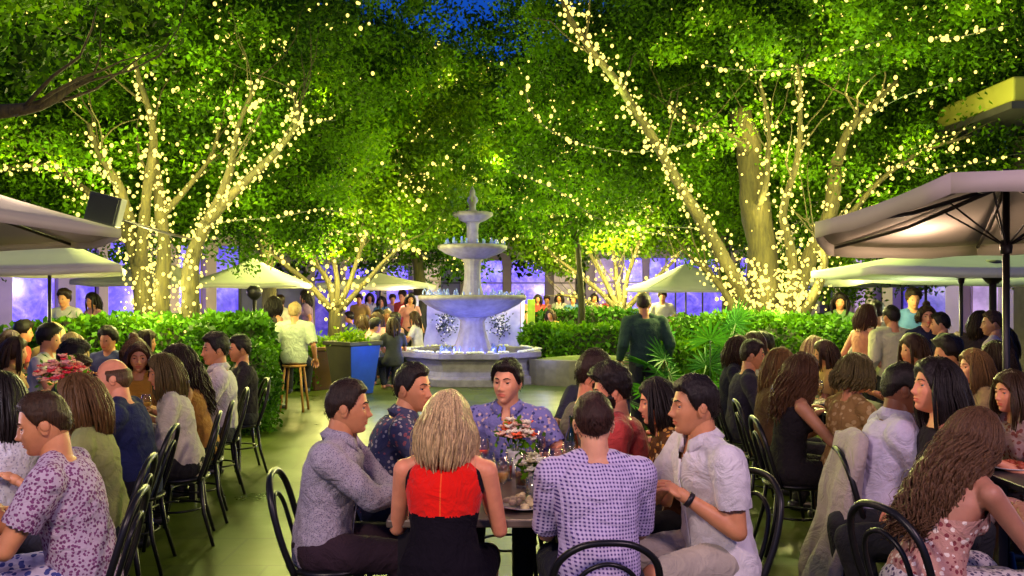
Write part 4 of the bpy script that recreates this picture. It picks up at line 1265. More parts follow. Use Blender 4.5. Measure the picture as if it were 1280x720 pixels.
def umbrella(label, hub, rim, mat, pole=None, valance=.09, drop=.0, group='canvas umbrellas', mid=.5, name='umbrella', arm=None):
    base = Vector((hub[0], hub[1], 0)) if pole is None else Vector(pole)
    root = thing(name, label, 'umbrella', base, 0, group)
    hub = Vector(hub); n = len(rim); rim = [Vector(r) for r in rim]
    b = MB(); th = .006
    for i in range(n):
        a, c = rim[i], rim[(i + 1) % n]; K = 8
        prev = None; grid = []
        for k in range(K + 1):
            f = k / K; row = []
            for j in range(7):
                g = j / 6; e = a.lerp(c, g)
                p = hub.lerp(e, f); sag = -.035 * math.sin(PI * g) * f * (a - c).length / 2 - .025 * math.sin(PI * f)
                p = p + Vector((0, 0, sag)); row.append(p)
            grid += [q - base for q in row]
            prev = row
        b.add(grid, [(k * 7 + j, k * 7 + j + 1, k * 7 + 8 + j, k * 7 + 7 + j) for k in range(K) for j in range(6)])
        if valance:
            vs = [q - base for q in prev] + [q - base + Vector((0, 0, -valance * (1 + .06 * math.sin(j * 2.1)))) for j, q in enumerate(prev)]
            b.add(vs, [(j, j + 1, 8 + j, 7 + j) for j in range(6)])
    o = b.build('canopy', mat, root, smooth=True)
    s = o.modifiers.new('thickness', 'SOLIDIFY'); s.thickness = th
    for r in rim:
        q = MB(); h2 = hub - Vector((0, 0, .05)); e = hub.lerp(r, .99) - Vector((0, 0, .03))
        q.tube([h2 - base, hub.lerp(r, .5) - base + Vector((0, 0, -.085)), e - base], [.014, .014, .011], 6); q.build('rib', METAL, root)
        q = MB(); q.tube([hub - Vector((0, 0, .42)) - base, hub.lerp(r, .3) - base + Vector((0, 0, -.08))], .006, 5); q.build('strut', METAL, root)
    q = MB()
    if pole is None:
        q.tube([(0, 0, .1), (0, 0, hub.z + .04)], .02, 10); q.build('pole', METAL, root)
        q = MB(); q.lathe([(.28, 0), (.28, .05), (.06, .08), (.04, .2)], 20); q.build('base', METAL, root)
    else:
        pb_ = Vector(pole); q.tube([(0, 0, .06), (0, 0, hub.z + .45), (hub - base) * .5 + Vector((0, 0, hub.z * .5 + .42)), hub - base + Vector((0, 0, .12)), hub - base], [.045, .04, .035, .03, .03], 8); q.build('pole', METAL, root)
        q = MB(); q.box((0, 0, .04), (.9, .9, .08)); q.build('base', METAL, root, bevel=.01)
    q = MB(); q.lathe([(.03, -.46), (.035, -.42), (.03, -.38)], 12, c=hub - base); q.build('hub', METAL, root)
    return root
def square_rim(c, half, z, rot=0):
    return [(c[0] + half * math.cos(rot + PI / 4 + k * PI / 2) * 1.414, c[1] + half * math.sin(rot + PI / 4 + k * PI / 2) * 1.414, z) for k in range(4)]
umbrella('large taupe umbrella with dark ribs over the right tables', (2.92, 5.2, 2.42),
         [(1.87, 3.75, 2.24), (1.72, 5.0, 2.13), (2.45, 6.7, 2.10), (3.7, 7.0, 2.12), (4.5, 6.0, 2.16), (4.5, 4.6, 2.2), (3.7, 3.7, 2.26), (2.8, 3.4, 2.28)], CANV)
umbrella('big grey-lilac umbrella cut by the left edge of the view', (-3.9, 5.1, 2.62), [(-2.22, 5.0, 2.09), (-2.75, 3.7, 2.20), (-4.2, 3.3, 2.2), (-5.4, 4.8, 2.15), (-4.9, 6.6, 2.12), (-3.3, 6.6, 2.12)], CANV, valance=.05)
umbrella('cream-lit umbrella below the big one at the left', (-5.15, 9.8, 2.42), [(-4.0, 9.0, 2.02), (-4.75, 10.8, 2.02), (-6.6, 11.0, 2.02), (-6.4, 8.8, 2.02)], CANL, valance=.07)
umbrella('pale green-white market umbrella behind the big right one', (4.9, 9.6, 2.30), [(3.55, 8.7, 2.0), (3.6, 10.6, 2.0), (6.2, 10.8, 2.02), (6.2, 8.6, 2.02)], CANG, valance=.08)
umbrella('second pale umbrella at the right near the building', (6.3, 13.4, 2.35), square_rim((6.3, 13.4), 1.35, 1.98), CANG, valance=.1)
umbrella('pointed yellow-green umbrella right of the low spreading tree', (3.95, 20, 2.42), square_rim((3.95, 20), 1.12, 1.86, .1), CANL, valance=.06)
umbrella('wide flat cream canopy left of centre behind the small vase-shaped tree', (-4.85, 16.5, 2.40), square_rim((-4.85, 16.5), .98, 1.92, .1), CANL, valance=.06)
umbrella('narrow cream canopy behind the broad tree stems', (-6.9, 16.8, 2.45), square_rim((-6.9, 16.8), 1.0, 1.98, -.1), CANL, valance=.08)
umbrella('thin pale canopy over the far middle tables', (-3.3, 22, 2.25), square_rim((-3.3, 22), 1.3, 1.98, .0), CANL, valance=.12)

# patio heaters / lanterns on poles at the right
def pole_lamp(label, x, y, h):
    r = thing('lamp_post', label, 'lamp post', (x, y, 0))
    q = MB(); q.tube([(0, 0, .05), (0, 0, h)], .035, 10); q.build('pole', METAL, r)
    q = MB(); q.lathe([(.22, 0), (.22, .05), (.08, .09)], 18); q.build('base', METAL, r)
    q = MB(); q.lathe([(.05, h - .12), (.12, h - .05), (.14, h + .05), (.07, h + .12)], 14); q.build('head', METAL, r)
pole_lamp('slim dark post with a round head under the right umbrella', P(1241, 0, 9).x, 9.0, 1.95)
pole_lamp('thin white-lit post below the wide cream canopy at the left', P(318, 0, 15).x, 15, 1.75)

# dark flat box on the left tree
sp = thing('loudspeaker', 'dark grey flat box fixed beside the broad left tree above the umbrella', 'loudspeaker', P(132, 262, 10.7))
b = MB(); b.box((0, 0, 0), (.40, .16, .36), Matrix.Rotation(.25, 3, 'Y')); b.build('case', m_plain((.02, .02, .028), .6, 0, .1, 4.), sp, smooth=False, bevel=.015)
b = MB(); b.box((0, -.085, 0), (.34, .02, .30), Matrix.Rotation(.25, 3, 'Y')); b.build('grille', m_plain((.012, .012, .018), .8, 0, .2, 60.), sp, smooth=False)
b = MB(); b.tube([(.1, .08, -.1), (.3, .9, -.2), (.4, 1.9, -.25)], .02, 6); b.build('bracket', METAL, sp)

# ------------------------------------------------------------------ chairs and tables
CH_M = m_plain((.012, .012, .014), .35, .4, .1, 8., 0)
def build_chair(label, x, y, face, group='black bentwood chairs'):
    r = thing('chair', label, 'chair', (x, y, 0), R(face), group)
    b = MB(); b.lathe([(.02, .435), (.19, .435), (.21, .445), (.215, .46), (.19, .468), (.02, .462)], 28)
    b.build('seat', CH_M, r)
    for sx in (-1, 1):
        for sy in (-1, 1):
            q = MB(); q.tube([(sx * .155, sy * .15, .44), (sx * .18, sy * .175, .22), (sx * .205, sy * .205 - (.03 if sy < 0 else 0), .0)], [.016, .014, .012], 8); q.build('leg', CH_M, r)
    hoop = [(-.20, -.14, .45), (-.215, -.20, .62), (-.195, -.245, .78), (-.11, -.27, .865), (0, -.278, .885), (.11, -.27, .865), (.195, -.245, .78), (.215, -.20, .62), (.20, -.14, .45)]
    q = MB(); q.tube(smoothline(hoop, 5), .0155, 10); q.build('back_hoop', CH_M, r)
    hoop2 = [(-.11, -.17, .455), (-.125, -.215, .60), (-.10, -.25, .73), (0, -.265, .785), (.10, -.25, .73), (.125, -.215, .60), (.11, -.17, .455)]
    q = MB(); q.tube(smoothline(hoop2, 5), .011, 8); q.build('inner_hoop', CH_M, r)
    q = MB(); q.tube([(.175 * math.cos(a), .175 * math.sin(a), .24) for a in [2 * PI * i / 20 for i in range(21)]], .008, 6); q.build('foot_ring', CH_M, r)
    return r
_c0 = []
def chair(label, x, y, face, group='black bentwood chairs'):
    if not _c0:
        c = build_chair(label, x, y, face, group); _c0.append(c); return c
    c = copy_tree(_c0[0]); c.location = (x, y, 0); c.rotation_euler = (0, 0, R(face)); c['label'] = label; c['group'] = group
    return c

WOOD = m_plain((.16, .12, .09), .35, 0, .3, 3.); CLOTHW = m_cloth((.55, .52, .52)); DARKT = m_plain((.03, .025, .03), .4)
def table(label, cx, cy, wx, wy, h=.745, mat=WOOD, n=2):
    r = thing('table', label, 'table', (cx, cy, 0), 0, 'dining tables')
    b = MB(); b.box((0, 0, h - .018), (wx, wy, .036)); b.build('tabletop', mat, r, smooth=False, bevel=.008)
    for sx in (-1, 1):
        for sy in (-1, 1):
            q = MB(); q.box((sx * (wx / 2 - .07), sy * (wy / 2 - .07), (h - .037) / 2), (.05, .05, h - .037)); q.build('leg', METAL, r, smooth=False)
    return r
GL = m_glass(); CERAM = m_plain((.7, .68, .66), .2, 0, .03, 5., 0); REDD = NT('red_drink'); REDD.col((.8, .06, .02)); REDD.set(Roughness=.05); REDD.b.inputs['Transmission Weight'].default_value = .0; REDD = REDD.m
AMB = NT('amber_drink'); AMB.col((.85, .45, .08)); AMB.set(Roughness=.05); AMB.b.inputs['Transmission Weight'].default_value = .0; AMB = AMB.m
_tw = {}
def glass(label, x, y, z=.746, kind='tumbler', drink=None):
    cat = {'tumbler': 'glass', 'wine': 'wine glass', 'bottle': 'bottle'}[kind]
    r = thing({'tumbler': 'drinking_glass', 'wine': 'wine_glass', 'bottle': 'bottle'}[kind], label, cat, (x, y, z), 0, 'glasses on the tables')
    b = MB()
    if kind == 'tumbler': b.lathe([(.001, 0), (.030, 0), (.037, .115), (.035, .115), (.028, .012), (.001, .010)], 18); dr = [(.001, .013), (.027, .013), (.032, .075), (.001, .075)]
    elif kind == 'wine': b.lathe([(.001, 0), (.034, 0), (.034, .003), (.005, .008), (.004, .08), (.02, .09), (.04, .12), (.041, .15), (.033, .20), (.0315, .20), (.038, .15), (.037, .122), (.018, .094), (.001, .088)], 18); dr = [(.001, .096), (.017, .097), (.035, .123), (.036, .14), (.001, .14)]
    else: b.lathe([(.001, 0), (.035, 0), (.037, .02), (.037, .16), (.03, .20), (.014, .235), (.013, .29), (.016, .30), (.001, .30)], 18); dr = None
    b.build('body', GL if kind != 'bottle' else m_glass((.25, .5, .2)), r)
    if dr and drink: q = MB(); q.lathe(dr, 16); q.build('drink', drink, r)
    return r
def plate(label, x, y, z=.746, food=None, rad=.12):
    r = thing('plate', label, 'plate', (x, y, z), 0, 'plates on the tables')
    b = MB(); b.lathe([(.001, .004), (rad * .6, .004), (rad, .018), (rad, .022), (rad * .6, .009), (.001, .009)], 28); b.build('dish', CERAM, r)
    if food:
        q = MB()
        for i in range(16): q.ell((random.gauss(0, rad * .3), random.gauss(0, rad * .3), .022 + random.random() * .02), (random.uniform(.012, .03), random.uniform(.012, .025), .014), Euler((0, 0, random.random() * 6)).to_matrix(), 8, 6)
        q.build('food', food, r)['kind'] = 'stuff'
    return r
FOODS = [m_plain((.55, .30, .10), .6, 0, .4, 30.), m_plain((.75, .60, .35), .6, 0, .4, 30.), m_plain((.5, .09, .04), .5, 0, .4, 30.), m_plain((.15, .30, .05), .6, 0, .4, 30.)]
# main table
table('dark dining table crowded with glasses at the front centre', .03, 4.43, 1.15, 1.25)
def bouquet(label, x, y, z, cols, n=34, rad=.11, h=.2, vase=CERAM):
    r = thing('flower_arrangement', label, 'flowers', (x, y, z))
    b = MB(); b.lathe([(.001, 0), (.045, 0), (.055, .05), (.04, .11), (.05, .13), (.044, .13), (.001, .12)], 18); b.build('vase', vase, r)
    for ci, c in enumerate(cols):
        q = MB()
        for i in range(n // len(cols)):
            v = Vector((random.gauss(0, 1), random.gauss(0, 1), abs(random.gauss(0, 1)))).normalized() * rad * random.uniform(.5, 1.05); p = Vector((0, 0, h)) + v
            for k in range(7):
                a = 2 * PI * k / 7; d = (v.normalized() * .5 + Vector((math.cos(a), math.sin(a), random.uniform(-.2, .4)))).normalized()
                M = rot_to(d); q.ell(p + d * .014, (.010, .019, .006), M, 6, 4)
        q.build('blossoms', m_plain(c, .6, 0, .2, 30., 0), r)['kind'] = 'stuff'
    pts = rng.normal(size=(90, 3)) * rad * .55 + np.array([0, 0, h])
    link('leaves', leaf_mesh(pts, .05, rng.uniform(.2, .9, 90), 'leaves'), LEAF['hedge'], r)
    q = MB()
    for i in range(8): q.tube([(0, 0, .08), (random.gauss(0, rad * .4), random.gauss(0, rad * .4), h)], .002, 4)
    q.build('stems', m_plain((.05, .12, .02), .6), r)
    return r
bouquet('small arrangement of white and orange-red flowers on the front centre table', .02, 4.78, .746, [(.8, .75, .6), (.85, .12, .03), (.75, .45, .35)], 60, .10, .2)
bouquet('low dish of white blossoms near the front edge of the centre table', .12, 4.25, .746, [(.8, .78, .7), (.6, .55, .35)], 40, .08, .12)
bouquet('tall bouquet of pink and crimson flowers on the left long table', -2.93, 5.75, .746, [(.75, .03, .06), (.85, .35, .35), (.8, .4, .25)], 110, .16, .42)
for i, (x, y, k, dkn, lb) in enumerate(((.20, 4.88, 'tumbler', REDD, 'tumbler of bright red drink by the centre flowers, on the checked-shirt side'), (-.03, 4.62, 'tumbler', REDD, 'tumbler of red drink just in front of the centre flowers'),
        (.30, 4.62, 'wine', AMB, 'stemmed glass of amber wine right of the centre flowers'), (-.30, 4.55, 'tumbler', AMB, 'tumbler of amber drink by the patterned-shirt man\'s hands'),
        (-.22, 4.85, 'wine', None, 'empty wine glass before the navy-shirted man'), (.10, 4.12, 'tumbler', None, 'clear water tumbler between the blonde woman and the checked shirt'),
        (.42, 4.45, 'tumbler', None, 'clear tumbler near the white-shirted man\'s wrist'), (.33, 4.88, 'bottle', None, 'green glass bottle at the far right of the centre table'))):
    glass(lb, x, y, .746, k, dkn)
for x, y, f, lb in ((.05, 4.02, 1, 'plate of pale food at the near edge of the centre table'), (-.35, 4.28, 0, 'plate of brown food before the patterned-shirt man'), (.42, 4.18, 1, 'plate before the white-shirted man'),
                    (-.30, 4.72, 2, 'plate with red sauce before the navy-shirted man'), (.40, 4.75, 3, 'plate of greens before the bearded guest')):
    plate(lb, x, y, .746, FOODS[f])
# left long tables
for i, (cy, lb) in enumerate(((4.3, 'nearest dark table of the left long row'), (5.55, 'second table of the left long row under the bouquet'), (6.8, 'third table of the left long row'), (8.0, 'last table of the left long row by the hedge'))):
    table(lb, -2.95, cy, .72, 1.22, mat=DARKT)
for i, (cy, lb) in enumerate(((4.25, 'nearest dark table of the right long row'), (5.55, 'second table of the right long row behind the flat cap'), (6.8, 'third table of the right long row'), (8.0, 'last table of the right long row by the hedge'))):
    table(lb, 2.95, cy, .72, 1.22, mat=DARKT)
pos = ['nearest', 'second', 'third', 'fourth', 'fifth']
for i in range(5):
    y = 3.95 + i * .95
    glass(f'stemmed wine glass, {pos[i]} from the camera on the left long row', -2.82 + random.uniform(-.1, .1), y, .746, 'wine', AMB if i % 2 else None)
    plate(f'plate of food, {pos[i]} from the camera on the left long row', -2.78, y + .3, .746, FOODS[i % 4])
    glass(f'stemmed wine glass, {pos[i]} from the camera on the right long row', 2.80 + random.uniform(-.1, .1), y + .2, .746, 'wine', None if i % 2 else AMB)
    plate(f'plate of food, {pos[i]} from the camera on the right long row', 2.78, y, .746, FOODS[(i + 1) % 4])
glass('bright clear tumbler beside the black-haired guest at the right', 2.72, 4.35, .746, 'tumbler', None)
glass('tall green bottle on the left long row', -2.95, 4.9, .746, 'bottle')

for i, (x, y, k, dkn, lb) in enumerate(((-.12, 4.30, 'wine', None, 'empty wine glass between the blonde woman and the flowers'), (.22, 4.40, 'wine', REDD, 'wine glass of red drink left of the checked shirt'),
        (.05, 4.45, 'tumbler', AMB, 'amber tumbler in front of the white blossoms'), (-.42, 4.95, 'tumbler', None, 'clear tumbler at the far left corner of the centre table'), (.15, 4.95, 'wine', None, 'empty wine glass before the blue floral shirt'))):
    glass(lb, x, y, .746, k, dkn)
def napkin(label, x, y, rot):
    r = thing('napkin', label, 'napkin', (x, y, .746), rot, 'napkins on the tables')
    b = MB(); rings = []
    for i in range(7):
        u = -.08 + .16 * i / 6
        rings.append([Vector((u, v_, .006 + .012 * math.sin(u * 40 + v_ * 30) ** 2 + (.004 if t_ else 0))) for v_, t_ in ((-.05, 0), (0, 0), (.05, 0), (.05, 1), (0, 1), (-.05, 1))])
    b.rings(rings); b.build('cloth', CLOTHW, r)
napkin('crumpled white napkin at the front of the centre table', .18, 4.0, .4)
napkin('crumpled white napkin beside the patterned-shirt man', -.42, 4.45, 1.2)
napkin('white napkin on the nearest right-hand table', 2.68, 4.1, .3)

fan_palm('tallest fan palm at the left end of the right hedge', (2.45, 10.9), 12, .42, 1.15)
planter('small square brown pot between the planters and the vase-shaped tree', P(415, 0, 16.8).x, 16.8, .36, .44, .72, m_plain((.09, .035, .012), .6, 0, .15, 5.))

for i, (x, y, k, dkn, lb) in enumerate(((.0, 4.88, 'tumbler', AMB, 'amber tumbler behind the centre flowers'), (-.16, 4.72, 'wine', REDD, 'wine glass of red left of the centre flowers'), (.17, 4.62, 'tumbler', REDD, 'bright red tumbler between the flowers and the checked shirt'),
        (-.05, 4.12, 'wine', AMB, 'amber wine glass by the near edge, right of the blonde woman'), (.08, 4.33, 'wine', None, 'clear wine glass behind the low white blossoms'), (.28, 4.30, 'tumbler', None, 'water tumbler left of the checked shirt'))):
    glass(lb, x, y, .746, k, dkn)
# ------------------------------------------------------------------ guests
SK = dict(fair=(.76, .39, .23), tan=(.66, .30, .145), mid=(.50, .22, .10), deep=(.24, .095, .05), rose=(.86, .36, .20))
BLK = (.016, .011, .010); BRN = (.05, .025, .012); DBR = (.03, .016, .010); BLD = (.50, .33, .15); LBR = (.16, .085, .035)
def seat(label, x, y, face, chairlabel=None, **kw):
    if -2.7 < x < -1.7 and y > 3.5 and 60 < face < 120: face += 16
    if 1.8 < x < 2.3 and y > 4.5 and -100 < face < -50: face -= 16
    p = person(label, x, y, face, **kw)
    if chairlabel:
        a = R(face); chair(chairlabel, x - .05 * math.sin(a), y + .05 * math.cos(a), face)
    return p
WHITE = m_cloth((.66, .62, .64)); 
# --- centre table
seat('man in a lilac-grey small-patterned long-sleeved shirt, in profile at the left of the centre table', -.90, 4.16, -86,
     'black chair under the man in the lilac-grey patterned shirt', lean=10, yaw=2, pitch=4, k=1.0, skin=SK['tan'], hair=dict(kind='short', T=0.011, seed=3), haircol=DBR, twist=-6,
     L=((-.05, .50, .79), (-.6, -.3, -1), dict(n=(0, 0, 1), curl=.4)), Rr=((.02, .47, .80), (.7, -.4, -1), dict(n=(0, 0, 1), curl=.5)),
     top=dict(mat=m_dots((.42, .38, .46), (.16, .14, .22), 150., .34), sleeve='long', collar=True, placket=True), bottom=dict(mat=m_cloth((.035, .02, .03))))
seat('man in a navy floral short-sleeved shirt leaning on the centre table behind the patterned shirt', -.74, 4.88, -80, 'black chair under the man in the navy floral shirt',
     lean=16, yaw=-34, pitch=2, k=1.04, skin=SK['tan'], hair=dict(kind='short', T=0.012, seed=5), haircol=BLK,
     L=((-.10, .46, .80), (-1, -.2, -.8), dict(curl=.5)), Rr=((.12, .48, .80), (1, -.2, -.8), dict(curl=.5)),
     top=dict(mat=m_dots((.06, .065, .13), (.45, .42, .40), 34., .33, (.30, .10, .12)), sleeve='short', collar=True, open=.10), bottom=dict(mat=m_cloth((.03, .03, .05))))

def blonde_cut(X, Y, Z):
    idx = np.where((Z > .81) & (Y < .12), 1, 0)
    hw_ = np.interp(Z, [.80, .90, 1.0, 1.10], [.2, .175, .15, .12])
    idx = np.where((Z > .88) & (np.abs(X + .0) > hw_), -1, idx)
    idx = np.where((Z > .88) & (idx == 1) & (np.abs(X) > hw_ - .016), 0, idx)
    idx = np.where((Z > .81) & (np.abs(X) < .004) & (idx == 1), 2, idx)
    idx = np.where((Z > 1.13), -1, idx)
    return idx
seat('blonde woman seen from behind in a black dress with a red open-shouldered back', -.29, 3.66, -4, None, fem=True,
     lean=12, yaw=-6, pitch=18, k=1.0, skin=SK['rose'], haircol=(.74, .52, .26), hw=1.06, voxel=.006,
     hair=dict(kind='long', T=.014, length=.195, seed=11, locks=520, wave=.005, front=50, spread=1.7, sweep=.10),
     L=((-.13, .38, .80), (-.35, -.3, -1), dict(curl=.5)), Rr=((.14, .38, .80), (.35, -.3, -1), dict(curl=.5)),
     top=dict(kind='dress', mat=[m_cloth((.007, .005, .010)), m_cloth((.82, .010, .005)), m_cloth((.9, .10, .02))], sleeve='none', inf=.010, cut=blonde_cut, disp=(.004, .08), hem=.8, t1=.49), bottom=False)
seat('man seen from behind in a purple and white checked shirt with cropped hair', .36, 3.62, 3, 'black chair under the man in the checked shirt',
     lean=15, yaw=-4, pitch=12, k=.98, skin=SK['fair'], haircol=(.045, .018, .012), hair=dict(kind='short', T=.013, seed=8, spikes=900), hw=.97,
     L=((-.12, .40, .80), (-.25, -.3, -1), dict(curl=.4)), Rr=((.12, .40, .80), (.25, -.3, -1), dict(curl=.4)),
     top=dict(mat=m_check((.62, .52, .78), (.06, .025, .19), 66.), sleeve='elbow', inf=.02, disp=(.02, .10)), bottom=dict(mat=m_cloth((.03, .03, .05))))
seat('man in a white short-sleeved shirt and pale shorts sideways at the centre table\'s right', .95, 4.05, 112,
     'black chair with a slanting frame under the man in the white shirt', lean=10, yaw=-18, pitch=2, k=1.04, skin=SK['tan'], haircol=BLK, hair=dict(kind='short', T=0.014, seed=21, spikes=600), twist=-6,
     L=((-.14, .27, .84), (-.5, -1, -.35), dict(n=(-.3, .1, 1), curl=.7)), Rr=((.10, .36, .80), (.8, -.5, -.6), dict(curl=.6)),
     top=dict(mat=m_cloth((.72, .68, .72)), sleeve='short', collar=True, placket=True, open=.12, inf=.022, disp=(.022, .09), drape=True), bottom=dict(kind='shorts', mat=m_cloth((.45, .40, .33))),
     extra=lambda root, d: MB().lathe([(.031, -.011), (.034, -.011), (.034, .011), (.031, .011)], 20).build('watch', METAL, root).__setattr__('matrix_local', Matrix.Translation(d['arms'][-1][1].lerp(d['arms'][-1][2], .93)) @ (d['arms'][-1][2] - d['arms'][-1][1]).to_track_quat('Z', 'Y').to_matrix().to_4x4()))
seat('dark-haired man in a blue floral shirt facing the camera across the centre table', -.02, 5.30, 172, 'black chair under the man in the blue floral shirt',
     lean=4, yaw=-14, pitch=0, k=1.0, skin=SK['fair'], haircol=BLK, hair=dict(kind='short', T=0.017, seed=31, spikes=900),
     L=((-.16, .30, .80), (-1, -.4, -.6), dict(curl=.4)), Rr=((.18, .34, .80), (1, -.4, -.6), dict(curl=.4)),
     top=dict(mat=m_dots((.20, .20, .50), (.60, .45, .45), 38., .34, (.05, .06, .2)), sleeve='short', collar=True, open=.12))
seat('bearded man in a grey-brown shirt at the far end of the centre table', .40, 5.45, -100, 'black chair under the bearded man in the grey-brown shirt',
     lean=8, yaw=10, pitch=6, k=1.05, skin=SK['rose'], haircol=DBR, hair=dict(kind='short', T=0.016, seed=35, spikes=800), beard=True,
     top=dict(mat=m_cloth((.16, .13, .12)), sleeve='short'))
seat('bearded guest with thick black hair looking left beside the checked shirt', .70, 4.98, 82, 'black chair under the bearded guest', lean=12, yaw=10, pitch=10, k=.98, skin=SK['rose'], haircol=BLK,
     hair=dict(kind='short', T=.03, seed=41, spikes=800), beard=True, top=dict(mat=m_cloth((.45, .05, .05)), sleeve='short'))
seat('woman in an orange and brown printed blouse between the bearded guest and the white shirt', .92, 4.60, 88, 'black chair under the woman in the printed blouse', fem=True, lean=14, yaw=4, pitch=8, k=.97,
     skin=SK['rose'], haircol=BLK, hair=dict(kind='long', T=.02, length=.14, seed=43), top=dict(kind='blouse', mat=m_dots((.10, .04, .015), (.62, .30, .06), 26., .36, (.6, .5, .3)), sleeve='short'))
seat('person in a knitted cap with a blue-lit face behind the centre table', .63, 6.5, 150, None, lean=2, yaw=0, pitch=0, k=.98, skin=SK['fair'], haircol=BRN, hair=dict(kind='long', T=.026, length=.12, seed=47),
     top=dict(mat=m_cloth((.05, .05, .07)), sleeve='long'))

# --- left long table
def ttop(c, **k): d = dict(mat=m_cloth(c)); d.update(k); return d
seat('man in a short-sleeved pink and lilac printed shirt, nearest guest at the left table', -1.80, 3.72, 86, 'black hooped chair, nearest at the left, below the lilac printed shirt', lean=14, yaw=8, pitch=14, k=1.0,
     skin=SK['tan'], haircol=BRN, hair=dict(kind='crop', T=.012, seed=51), L=((-.12, .42, .80), (-.7, -.2, -1), dict(curl=.4)), Rr=((.1, .42, .8), (.8, -.3, -1), {}),
     top=dict(mat=m_dots((.52, .42, .56), (.20, .06, .18), 74., .44), sleeve='short', inf=.02), bottom=dict(kind='shorts', mat=m_dots((.5, .45, .6), (.05, .06, .25), 30., .4)))
seat('woman at the left edge in a dark blue floral dress at the near table', -2.25, 3.30, 20, None, fem=True, lean=14, yaw=-20, pitch=10, k=.94, skin=SK['tan'], haircol=BLK,
     hair=dict(kind='long', T=.02, length=.2, seed=53), Rr=((.22, .36, .80), (1, -.3, -1), dict(curl=.5)), top=dict(kind='dress', mat=m_dots((.03, .035, .12), (.60, .30, .36), 26., .34), sleeve='none'), bottom=False)
seat('woman in a white lace top with long black hair at the left edge', -2.56, 4.42, 30, None, fem=True, lean=8, yaw=15, pitch=6, k=1.0, skin=SK['tan'], haircol=BLK,
     hair=dict(kind='long', T=.022, length=.22, seed=55, locks=260), top=dict(kind='blouse', mat=m_dots((.66, .64, .72), (.40, .38, .5), 70., .3), sleeve='short'))
seat('person in an olive-green shirt behind the lilac printed shirt', -2.08, 4.50, 86, 'black chair under the person in the olive-green shirt', fem=True, lean=10, yaw=6, pitch=8, k=1.0, skin=SK['tan'], haircol=(.14, .07, .025),
     hair=dict(kind='long', T=.02, length=.16, seed=57), top=ttop((.26, .28, .10), kind='blouse', sleeve='short'), bottom=dict(mat=m_cloth((.03, .03, .05))))
seat('balding man in a navy short-sleeved shirt leaning on the left table', -2.36, 5.55, 84, 'black chair under the balding man in navy', lean=12, yaw=4, pitch=6, k=1.02, skin=SK['rose'], haircol=(.12, .06, .03),
     hair=dict(kind='bald', T=.009, seed=59), L=((-.08, .46, .79), (-.5, -.2, -1), dict(curl=.3)), top=ttop((.022, .028, .085), sleeve='elbow', inf=.02), bottom=dict(mat=m_cloth((.015, .015, .02))))
seat('woman in a cream cardigan with shoulder-length hair beyond the balding man', -2.28, 6.15, 92, 'black chair under the woman in the cream cardigan', fem=True, lean=12, yaw=10, pitch=12, k=1.0, skin=SK['tan'], haircol=(.13, .09, .03),
     hair=dict(kind='long', T=.02, length=.18, seed=61), top=ttop((.55, .50, .40), kind='blouse', sleeve='long'), bottom=dict(mat=m_cloth((.02, .02, .02))))
seat('woman with a thick mane of long brown hair and bare orange-lit arms', -2.38, 6.75, 92, 'black chair with a dark jacket under the long-haired woman', fem=True, lean=14, yaw=8, pitch=6, k=1.03, skin=(.5, .24, .11), haircol=DBR,
     hair=dict(kind='long', T=.03, length=.36, seed=63, locks=260, wave=.010, curl=1.6, sweep=.3), top=ttop((.45, .22, .04), kind='top', sleeve='none'), bottom=dict(mat=m_cloth((.012, .012, .012))))
seat('man in a white shirt, last on the left row against the hedge', -2.55, 7.7, 96, 'black chair under the last man in white', lean=2, yaw=8, pitch=4, k=1.06, skin=SK['tan'], haircol=BLK, hair=dict(kind='short', T=.02, seed=65),
     top=ttop((.68, .63, .60), sleeve='elbow', collar=True), bottom=dict(mat=m_cloth((.05, .05, .06))))
seat('guest with a bushy black bob facing right across the left table', -3.42, 5.35, -70, None, fem=True, lean=8, yaw=-5, k=1.04, skin=SK['tan'], haircol=BLK, hair=dict(kind='long', T=.045, length=.10, seed=67), top=ttop((.10, .06, .05), kind='blouse', sleeve='short'))
seat('guest in a white and lilac shirt facing right across the left table', -3.28, 6.25, -80, None, lean=16, yaw=0, pitch=6, k=.96, skin=SK['rose'], haircol=BRN, hair=dict(kind='short', T=.02, seed=69), top=dict(mat=m_dots((.68, .64, .74), (.4, .35, .55), 40., .3), sleeve='elbow'))
seat('woman in an amber blouse facing the camera over the left table', -3.10, 7.35, 190, None, fem=True, lean=4, yaw=10, k=1.0, skin=SK['tan'], haircol=(.07, .03, .015), hair=dict(kind='long', T=.018, length=.12, seed=71), top=ttop((.45, .22, .03), kind='blouse', sleeve='short'))
seat('dark-haired person in black between the bouquet and the left edge', -3.5, 6.9, -60, None, lean=4, k=1.0, skin=SK['mid'], haircol=BLK, hair=dict(kind='short', T=.03, seed=73), top=ttop((.02, .02, .03), sleeve='long'))
seat('woman with a blonde-brown bun at the far end of the left table', -3.45, 8.0, -120, None, fem=True, lean=2, k=1.0, skin=SK['fair'], haircol=LBR, hair=dict(kind='long', T=.018, length=.03, seed=75, bun=((0, -.04, .14), .045)), top=ttop((.20, .12, .05), kind='blouse', sleeve='short'))
seat('man in a dark jacket at the far end of the left table facing left', -2.62, 8.6, 100, 'black chair at the far end of the left table', lean=2, k=.98, skin=SK['tan'], haircol=BLK, hair=dict(kind='short', T=.02, seed=77), top=ttop((.03, .025, .03), sleeve='long'))

